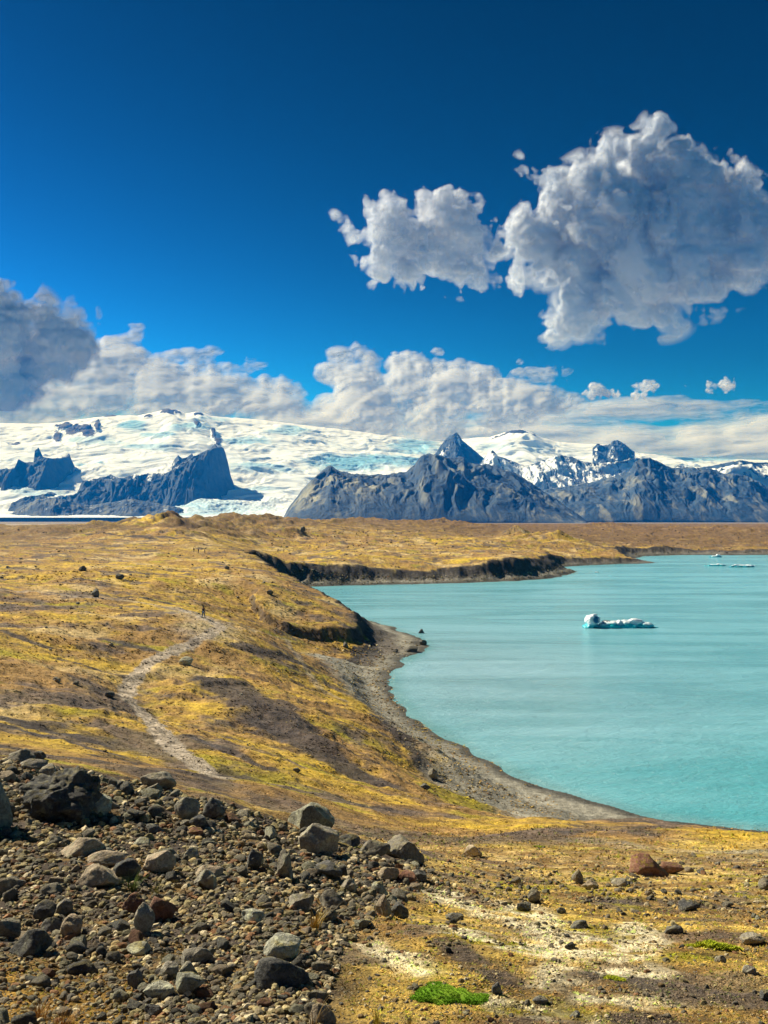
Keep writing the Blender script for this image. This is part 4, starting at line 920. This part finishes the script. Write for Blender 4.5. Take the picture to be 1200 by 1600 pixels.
stones('gravel', [(p3[:, 0], p3[:, 1], power(1500, 4, 12, 2.3), 2, COLS, 1.), (p4[:, 0], p4[:, 1], power(7000, 1.8, 4.5, 2.), 1, COLS[[1, 2, 3, 4, 6, 7]], 1.1)])
p5 = scatter_px(3000, box=(-20, 826, 700, 1260), dens=lambda x, y: np.clip(.3+fbm(x/60, y/22, 3)*1.3, .04, 1))
p6 = scatter_px(1300, poly=np.array([(500,1015),(560,1000),(640,1000),(665,1010),(600,1050),(640,1120),(720,1180),(760,1215),(860,1272),(700,1240),(640,1180),(560,1085)], float))
p7 = scatter_px(900, box=(420, 826, 1220, 868)); p8 = scatter_px(900, poly=np.array([(445,888),(600,900),(720,900),(880,885),(898,893),(800,907),(600,912),(460,914)], float))
stones('scattered_stones', [(p5[:, 0], p5[:, 1], power(3000, 1.2, 4.5, 2.5), 1, COLS*.8, 1.), (p6[:, 0], p6[:, 1], power(1300, 1.2, 4.5, 2.2), 1, COLS, 1.1), (p7[:, 0], p7[:, 1], power(900, 1.0, 3.4, 2.4), 1, COLS*.5, 1.), (p8[:, 0], p8[:, 1], power(900, 1., 3.2, 2.4), 1, COLS, 1.)])

# ------------------------------------------------------------------ moss, grass
m = M('moss_leaves'); MAT_LEAF = m.principled(m.attr('col'), .9, .1)
def tufts(name, P_, size, cols, blades=9, spread=1., up=1., wid=.22, mat=None, parent=None):
    n = len(P_); T = n*blades
    base = np.repeat(P_, blades, 0); sz = np.repeat(size, blades)*rr_.uniform(.5, 1.2, T)
    a = rr_.uniform(0, 6.28, T); q = rr_.uniform(0, .5, T)*spread
    root = base+np.stack([np.cos(a)*q*sz, np.sin(a)*q*sz, -.1*sz], 1)
    a2 = a+rr_.uniform(-.8, .8, T); lean = rr_.uniform(.1, .9, T)*spread
    tip = root+np.stack([np.cos(a2)*lean*sz, np.sin(a2)*lean*sz, up*sz*rr_.uniform(.4, 1., T)], 1)
    side = np.stack([-np.sin(a2), np.cos(a2), np.zeros(T)], 1)*(wid*sz)[:, None]
    V = np.stack([root-side, root+side, tip], 1).reshape(-1, 3); Fc = np.arange(T*3).reshape(-1, 3)
    col = np.repeat(np.repeat(cols, blades, 0)*rr_.uniform(.7, 1.3, (T, 1)), 3, 0)
    return mesh_np(name, V, Fc, [mat or MAT_LEAF], smooth=False, col=col, parent=parent)
def gcol(x, y):
    z = zfast(x, y); return ground_albedo(x, y, z, np.full(x.shape, 99.), np.ones(x.shape), y, np.zeros(x.shape))
def mossfield(n, box, lo, hi, dens=None):
    p = scatter_px(n, box=box, dens=dens); P_ = hits(p); w = power(n, lo, hi, 2.)/F*np.hypot(P_[:, 1], EYE-P_[:, 2])
    c = gcol(P_[:, 0], P_[:, 1]); return P_, w, c
def dm(x, y):
    inside = inpoly(x, y, RZPX)
    return np.clip(np.where(inside > 8, np.where((y > 1490) & (x < 240), .8, .3), 1.)*(.55+fbm(x/50, y/25, 3)), .03, 1)
Pb, wb, cb = mossfield(14000, (-20, 885, 1220, 1330), 2.0, 4.5, lambda x, y: np.clip(.5+fbm(x/70, y/24, 4), .03, 1)*np.where(y > 1000+np.maximum(x-520, 0)*1.25, 1, np.where(x < 430+(y-885)*1.2, 1, 0)))
cb = cb*rr_.uniform(.55, 1.25, (len(cb), 1))
P_, w_, c_ = mossfield(15000, (-20, 1290, 1220, 1640), 3.0, 7.5, dm)
c_ = c_*np.where((rr_.random(len(c_)) < .25)[:, None], np.array([.8, 1.1, .5]), np.array([1.15, 1.1, 1.]))
tag(tufts('moss', np.concatenate([P_, Pb]), np.concatenate([w_, wb]), np.concatenate([c_, cb]), 7, 1.2, .5, .32), kind='stuff')

def cushion(px, py, w, h, label, c1, c2, n, bl=.05):
    p = hits([(px, py)])[0]; d = math.hypot(p[1], EYE-p[2]); a = w/F*d/2; b = a*.8*(h/w)*2.0
    V, Fc = _ICO[4]; V = V.copy(); ang = np.arctan2(V[:, 1], V[:, 0])
    k = 1+.16*np.sin(ang*3+px)+.09*np.sin(ang*7+1)+.05*np.sin(ang*13); hz = a*.17
    V = V*np.stack([a*k, b*k, hz*np.ones_like(k)], 1)
    V[:, 2] += vn3((V[:, 0]/a*4+9).astype(np.float32), (V[:, 1]/a*4+5).astype(np.float32), (V[:, 2]*0).astype(np.float32))*hz*.3*(V[:, 2] > 0)
    me_c = mix(np.array(c1), np.array(c2), sstep(-.5, .5, vn3((V[:, 0]/a*3+3).astype(np.float32), (V[:, 1]/a*3+3).astype(np.float32), (V[:, 2]*0+3).astype(np.float32)))[:, None])
    zc = zfast(V[:, 0]+p[0], V[:, 1]+p[1])-p[2]
    V[:, 2] += zc
    o = mesh_np('moss_cushion', V, Fc, [MAT_LEAF], col=me_c*.8); o.location = p; tag(o, label, 'moss cushion')
    q = rr_.integers(0, len(V), n); q = q[V[q, 2]-zc[q] > -hz*.1]
    l = tufts('leaves', V[q]+rr_.normal(0, a*.03, (len(q), 3))*np.array([1, 1, .1]), np.full(len(q), a*bl), me_c[q]*rr_.uniform(.7, 1.3, (len(q), 1)), 5, 1.4, 1., .3, parent=o)
cushion(700, 1553, 98, 50, 'bright green moss cushion near the bottom centre', (.14, .30, .014), (.24, .40, .03), 11000, .03)
cushion(1112, 1478, 70, 20, 'widest yellow-green plant cushion on the right', (.42, .44, .03), (.32, .38, .02), 1800, .09)
cushion(958, 1526, 28, 16, 'small yellow-green cushion on bare gravel', (.42, .44, .03), (.32, .38, .02), 800, .12)
cushion(842, 1322, 16, 6, 'tiny green cushion on the brown slope behind the moss', (.25, .32, .02), (.25, .3, .02), 300, .12)

def grass(px, py, h, label, c1, n=60, wid=.012, spread=.9, lean=.25):
    p = hits([(px, py)])[0]; d = math.hypot(p[1], EYE-p[2]); Hh = h/F*d
    V, Fc, Cc = [], [], []
    for i in range(n):
        a = rr_.uniform(0, 6.28); q = rr_.uniform(0, .3)*Hh*spread; L = Hh*rr_.uniform(.5, 1.1); b = a+rr_.uniform(-.9, .9); ln = rr_.uniform(.1, .8)*spread
        r0 = np.array([math.cos(a)*q, math.sin(a)*q, -.02*Hh]); sd = np.array([-math.sin(b), math.cos(b), 0])*Hh*wid*1.5
        k = len(V); cc = np.array(c1)*rr_.uniform(.6, 1.4)
        for j in range(5):
            t = j/4; pt = r0+np.array([math.cos(b)*ln*t*t*L+lean*t*L*.4, math.sin(b)*ln*t*t*L, L*(t-.25*t*t*ln)]); ww = (1-t)*.9+.1
            V += [pt-sd*ww, pt+sd*ww]; Cc += [cc, cc]
            if j: Fc.append([k+2*j-2, k+2*j-1, k+2*j+1, k+2*j])
    o = mesh_np('grass_tuft', np.array(V), np.array(Fc), [MAT_LEAF], smooth=False, col=np.array(Cc)); o.location = p; tag(o, label, 'grass'); return o
grass(207, 1392, 30, 'green grass tuft at the foot of the rounded dark boulder', (.10, .14, .03), 70)
grass(243, 1398, 22, 'short pale grass tuft right of the green one', (.22, .2, .05), 40)
grass(492, 1450, 34, 'golden dry grass tuft in the right half of the rubble', (.42, .28, .06), 70)
grass(512, 1440, 40, 'thin grey dry stalks behind the golden tuft', (.3, .24, .16), 22, .008, 1.2)
grass(490, 1600, 44, 'sparse reddish stalks beside the smooth brown boulder', (.28, .18, .07), 24, .008)
grass(255, 1500, 20, 'green sprig between two lower rubble stones', (.13, .16, .03), 22)
grass(62, 1590, 34, 'orange dry grass tuft in the bottom left corner', (.40, .22, .06), 80, .01, 1.2)
grass(100, 1604, 36, 'wide orange-brown grass clump at the bottom left edge', (.36, .2, .06), 90, .01, 1.3)
grass(590, 1600, 28, 'short yellow grass tuft at the bottom centre', (.40, .33, .06), 60)
grass(640, 1606, 24, 'low golden grass left of the bottom centre edge', (.42, .30, .06), 50)
grass(140, 1315, 12, 'tiny green tuft just above the sunlit tan boulder', (.16, .2, .03), 30)

# ------------------------------------------------------------------ icebergs
m = M('iceberg_ice'); at_ = m.attr('col'); ci = m.mix(at_, m.ramp(m.noise(1.2, 5, .65), (.3, .75), (.7, 1.12)), .6, 'MULTIPLY')
MAT_ICE = m.principled(ci, .35, .4, normal=m.bump(m.noise(2.2, 5, .6), .5, .15))
m = M('grit'); MAT_GRIT = m.principled((.06, .055, .05), .9, .1)
def iceberg(px, py, wpx, blobs, label, group=None, res=64, blue=.5, name='iceberg', seed=0, freq=1.):
    """blobs: (x along, z up, depth, rx, rz, ry) in widths of the iceberg"""
    Yd = EYE*F/(py-HZ); W = wpx/F*Yd
    st = 1.0/res; x = np.arange(-.62, .62, st); z = np.arange(-.12, .36, st*.6); y = np.arange(-.3, .3, st*1.2)
    X, Y, Z = np.meshgrid(x, y, z, indexing='ij'); V = np.full(X.shape, -1.)
    for (bx, bz, by, rx, rz, ry) in blobs:
        V = np.maximum(V, 1-np.sqrt(((X-bx)/rx)**2+((Z-bz)/rz)**2+((Y-by)/ry)**2))
    X3, Y3, Z3 = [(q+5+seed).astype(np.float32) for q in (X, Y, Z)]
    V = V+.30*vn3(X3*9*freq, Y3*9*freq, Z3*16)+.16*vn3(X3*24, Y3*24, Z3*38)
    V[0] = V[-1] = V[:, 0] = V[:, -1] = V[:, :, 0] = V[:, :, -1] = -1
    P, Fc = surface_nets(V); Q = np.stack([x[0]+P[:, 0]*st, y[0]+P[:, 1]*st*1.2, z[0]+P[:, 2]*st*.6], 1)
    h = Q[:, 2]; nz = vn3((Q[:, 0]*14+4).astype(np.float32), (Q[:, 1]*14).astype(np.float32), (h*20).astype(np.float32))
    ztop = h.max(); t = sstep(.042, .085, h+nz*.02)[:, None]
    col = mix(np.array((.02, .55, .62)), np.array((.90, .95, .96)), t)
    col = mix(col, np.array((.05, .36, .50)), (blue*sstep(.1, .45, nz)*(1-.45*t[:, 0]))[:, None])
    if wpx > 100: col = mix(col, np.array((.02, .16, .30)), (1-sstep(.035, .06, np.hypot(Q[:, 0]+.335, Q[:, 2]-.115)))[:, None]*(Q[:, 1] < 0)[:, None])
    o = mesh_np(name, Q*W, Fc, [MAT_ICE], col=col); o.location = (U(px)*Yd, Yd, 0); tag(o, label, 'iceberg', group); return o, W
ib, W_ = iceberg(967, 980.5, 112, [(-.37, .085, 0, .095, .10, .09), (-.40, .02, 0, .11, .035, .09), (-.27, .02, 0, .14, .035, .08), (0, .02, 0, .32, .075, .12), (.22, .05, .02, .14, .08, .08), (.34, .015, 0, .17, .06, .09), (.12, .05, .02, .13, .065, .08)],
    'nearest iceberg, long and low with a raised round head at its left end', res=150, seed=2)
ns = 40; gp = np.stack([rr_.normal(-.19, .045, ns), rr_.normal(0, .03, ns)], 1)
dgc = bpy.context.evaluated_depsgraph_get()
V_, F_, off_ = [], [], 0
for q in gp:
    ok, loc, nn, _ = ib.ray_cast(Vector((q[0]*W_, q[1]*W_, 20)), Vector((0, 0, -1)))
    if ok:
        s_ = rr_.uniform(.06, .22); v, f = _ICO[1]; V_.append(v*s_*np.array([1, 1, .6])+np.array(loc[:])); F_.append(f+off_); off_ += len(v)
mesh_np('grit_patch', np.concatenate(V_), np.concatenate(F_), [MAT_GRIT], parent=ib)
iceberg(1119, 884, 32, [(0, .01, 0, .5, .06, .2), (.1, .03, 0, .25, .07, .15)], 'flat white floe left of the wider turquoise-edged floe', res=60, blue=.1)
iceberg(1159, 886, 38, [(0, .02, 0, .5, .075, .2), (-.2, .05, 0, .25, .06, .15), (.25, .05, 0, .2, .05, .15)], 'flat turquoise-edged floe, the rightmost of the two side by side', res=60, seed=3, blue=.6)
iceberg(1118, 870.5, 20, [(0, .02, 0, .5, .07, .2), (.18, .12, 0, .16, .13, .12), (-.1, .06, 0, .2, .06, .15)], 'small peaked iceberg close to the far shore', res=60, seed=5)
iceberg(932, 895, 9, [(0, .02, 0, .45, .09, .2), (.0, .08, 0, .2, .1, .15)], 'tiny white ice chunk off the dark headland', res=40, seed=7)
iceberg(953, 900, 6, [(0, .01, 0, .45, .06, .2)], 'tiniest sliver of ice right of the white chunk', res=40, seed=9)
iceberg(1198, 867.8, 5, [(0, .03, 0, .4, .1, .2)], 'speck of white ice against the far shore at the right edge', res=40, seed=9)

# ------------------------------------------------------------------ people
def pmat(name, c, n=30):
    m = M(name); return m.principled(m.mix(c, m.ramp(m.noise(n, 3, .6), (.3, .75), (.7, 1.2)), .7, 'MULTIPLY'), .85, .2)
PM = {'skin': pmat('skin', (.45, .27, .19)), 'black': pmat('black_jacket', (.018, .018, .022)), 'denim': pmat('blue_trousers', (.07, .12, .20)), 'hair': pmat('dark_hair', (.03, .02, .015)), 'boot': pmat('boots', (.03, .025, .02)), 'red': pmat('red_jacket', (.22, .05, .035)), 'dk': pmat('dark_trousers', (.03, .03, .035))}
def skinmesh(name, verts, edges, radii, mat, root=0, sub=1):
    me = bpy.data.meshes.new(name); me.from_pydata(verts, edges, []); o = bpy.data.objects.new(name, me); C.objects.link(o)
    md = o.modifiers.new('skin', 'SKIN'); md.use_smooth_shade = True
    me.skin_vertices or None
    for i, r in enumerate(radii):
        me.skin_vertices[0].data[i].radius = (r if isinstance(r, tuple) else (r, r)); me.skin_vertices[0].data[i].use_root = (i == root)
    ss = o.modifiers.new('sub', 'SUBSURF'); ss.levels = sub; ss.render_levels = sub
    dg = bpy.context.evaluated_depsgraph_get(); ev = bpy.data.meshes.new_from_object(o.evaluated_get(dg)); ev.name = name
    bpy.data.objects.remove(o); ev.materials.clear(); ev.materials.append(mat); n = bpy.data.objects.new(name, ev); C.objects.link(n)
    for p_ in ev.polygons: p_.use_smooth = True
    return n
def person(px, py, label, jacket='black', trou='denim', group=None, heading=0., step=.16, height=1.76):
    J = {'pelvis': (0, 0, .95), 'waist': (0, 0, 1.08), 'chest': (0, .01, 1.32), 'neck': (0, .02, 1.50), 'chin': (0, .0, 1.57), 'head': (0, -.01, 1.68), 'crown': (0, .01, 1.75),
         'hl': (-.10, 0, .92), 'kl': (-.11, -step*.9, .50), 'al': (-.11, -step*1.0, .09), 'tl': (-.12, -step*1.0-.17, .04),
         'hr': (.10, 0, .92), 'kr': (.10, step*.35, .49), 'ar': (.10, step*1.6, .12), 'tr': (.11, step*1.6-.16, .04),
         'sl': (-.19, .01, 1.44), 'el': (-.25, .10, 1.17), 'wl': (-.22, -.04, .95), 'fl': (-.21, -.09, .86),
         'sr': (.19, .01, 1.44), 'er': (.25, -.02, 1.17), 'wr': (.21, -.17, 1.01), 'fr': (.19, -.24, .97)}
    R = {'pelvis': .14, 'waist': (.135, .10), 'chest': (.16, .11), 'neck': .055, 'chin': .075, 'head': (.085, .10), 'crown': .055, 'hl': .10, 'kl': .062, 'al': .045, 'tl': .035, 'hr': .10, 'kr': .062, 'ar': .045, 'tr': .035,
         'sl': .065, 'el': .045, 'wl': .03, 'fl': .035, 'sr': .065, 'er': .045, 'wr': .03, 'fr': .035}
    E = [('pelvis', 'waist'), ('waist', 'chest'), ('chest', 'neck'), ('neck', 'chin'), ('chin', 'head'), ('head', 'crown'), ('pelvis', 'hl'), ('hl', 'kl'), ('kl', 'al'), ('al', 'tl'), ('pelvis', 'hr'), ('hr', 'kr'), ('kr', 'ar'), ('ar', 'tr'),
         ('chest', 'sl'), ('sl', 'el'), ('el', 'wl'), ('wl', 'fl'), ('chest', 'sr'), ('sr', 'er'), ('er', 'wr'), ('wr', 'fr')]
    def build(name, keys, grow, mat, root):
        idx = {k: i for i, k in enumerate(keys)}; rad = [tuple(np.array(R[k])+grow) if isinstance(R[k], tuple) else R[k]+grow for k in keys]
        return skinmesh(name, [J[k] for k in keys], [(idx[a], idx[b]) for a, b in E if a in idx and b in idx], rad, mat, idx[root])
    b = build('person', list(J), 0, PM['skin'], 'pelvis')
    parts = [build('jacket', ['pelvis', 'waist', 'chest', 'sl', 'el', 'wl', 'sr', 'er', 'wr'], .022, PM[jacket], 'pelvis'),
             build('trousers', ['pelvis', 'hl', 'kl', 'al', 'hr', 'kr', 'ar'], .016, PM[trou], 'pelvis')]
    J['cap'] = (0, .03, 1.74); J['back'] = (0, .06, 1.64); J['nape'] = (0, .07, 1.56); R.update(cap=.08, back=.085, nape=.05); E += [('cap', 'back'), ('back', 'nape')]
    parts.append(build('hair', ['cap', 'back', 'nape'], 0, PM['hair'], 'back'))
    parts += [build('boot', ['al', 'tl'], .02, PM['boot'], 'al'), build('boot', ['ar', 'tr'], .02, PM['boot'], 'ar')]
    for q in parts: q.parent = b
    p = hits([(px, py)])[0]; b.location = p; b.rotation_euler = (0, 0, heading); b.scale = (height/1.8,)*3
    tag(b, label, 'person', group); return b
person(318, 966, 'walker in a black jacket and blue trousers on the footpath', heading=2.5, height=1.85)
G = 'distant walkers on the far hillside'
person(303, 863, 'leftmost of the three distant dark walkers above the path', 'black', 'dk', G, 1.2, .12)
person(310, 864.5, 'middle of the three distant dark walkers above the path', 'red', 'dk', G, 1.4, .14)
person(320, 864.5, 'rightmost of the three distant dark walkers above the path', 'black', 'dk', G, -1.3, .13)
person(434.5, 863, 'left one of the two distant walkers in reddish jackets near the bay', 'black', 'dk', G, 1.3, .12)
person(443.5, 863, 'right one of the two distant walkers in reddish jackets near the bay', 'red', 'dk', G, 1.5, .14)

# ------------------------------------------------------------------ haze
def build_haze():
    m = M('air_haze'); v = m.node('ShaderNodeVolumePrincipled')
    v.inputs['Absorption Color'].default_value = (1, 1, 1, 1); v.inputs['Color'].default_value = (.004, .25, 1.0, 1); v.inputs['Density'].default_value = 3.7e-5; v.inputs['Anisotropy'].default_value = 0.0
    m.n.links.new(v.outputs[0], m.out.inputs['Volume'])
    x, y0, y1, z0, z1 = 24500, -24500, 24000, -8, 2330
    P = [(-x, y0, z0), (x, y0, z0), (x, y1, z0), (-x, y1, z0), (-x, y0, z1), (x, y0, z1), (x, y1, z1), (-x, y1, z1)]
    o = mesh_np('haze', P, [(0, 3, 2, 1), (4, 5, 6, 7), (0, 1, 5, 4), (1, 2, 6, 5), (2, 3, 7, 6), (3, 0, 4, 7)], [m.m], smooth=False)
    tag(o, kind='stuff')
build_haze()
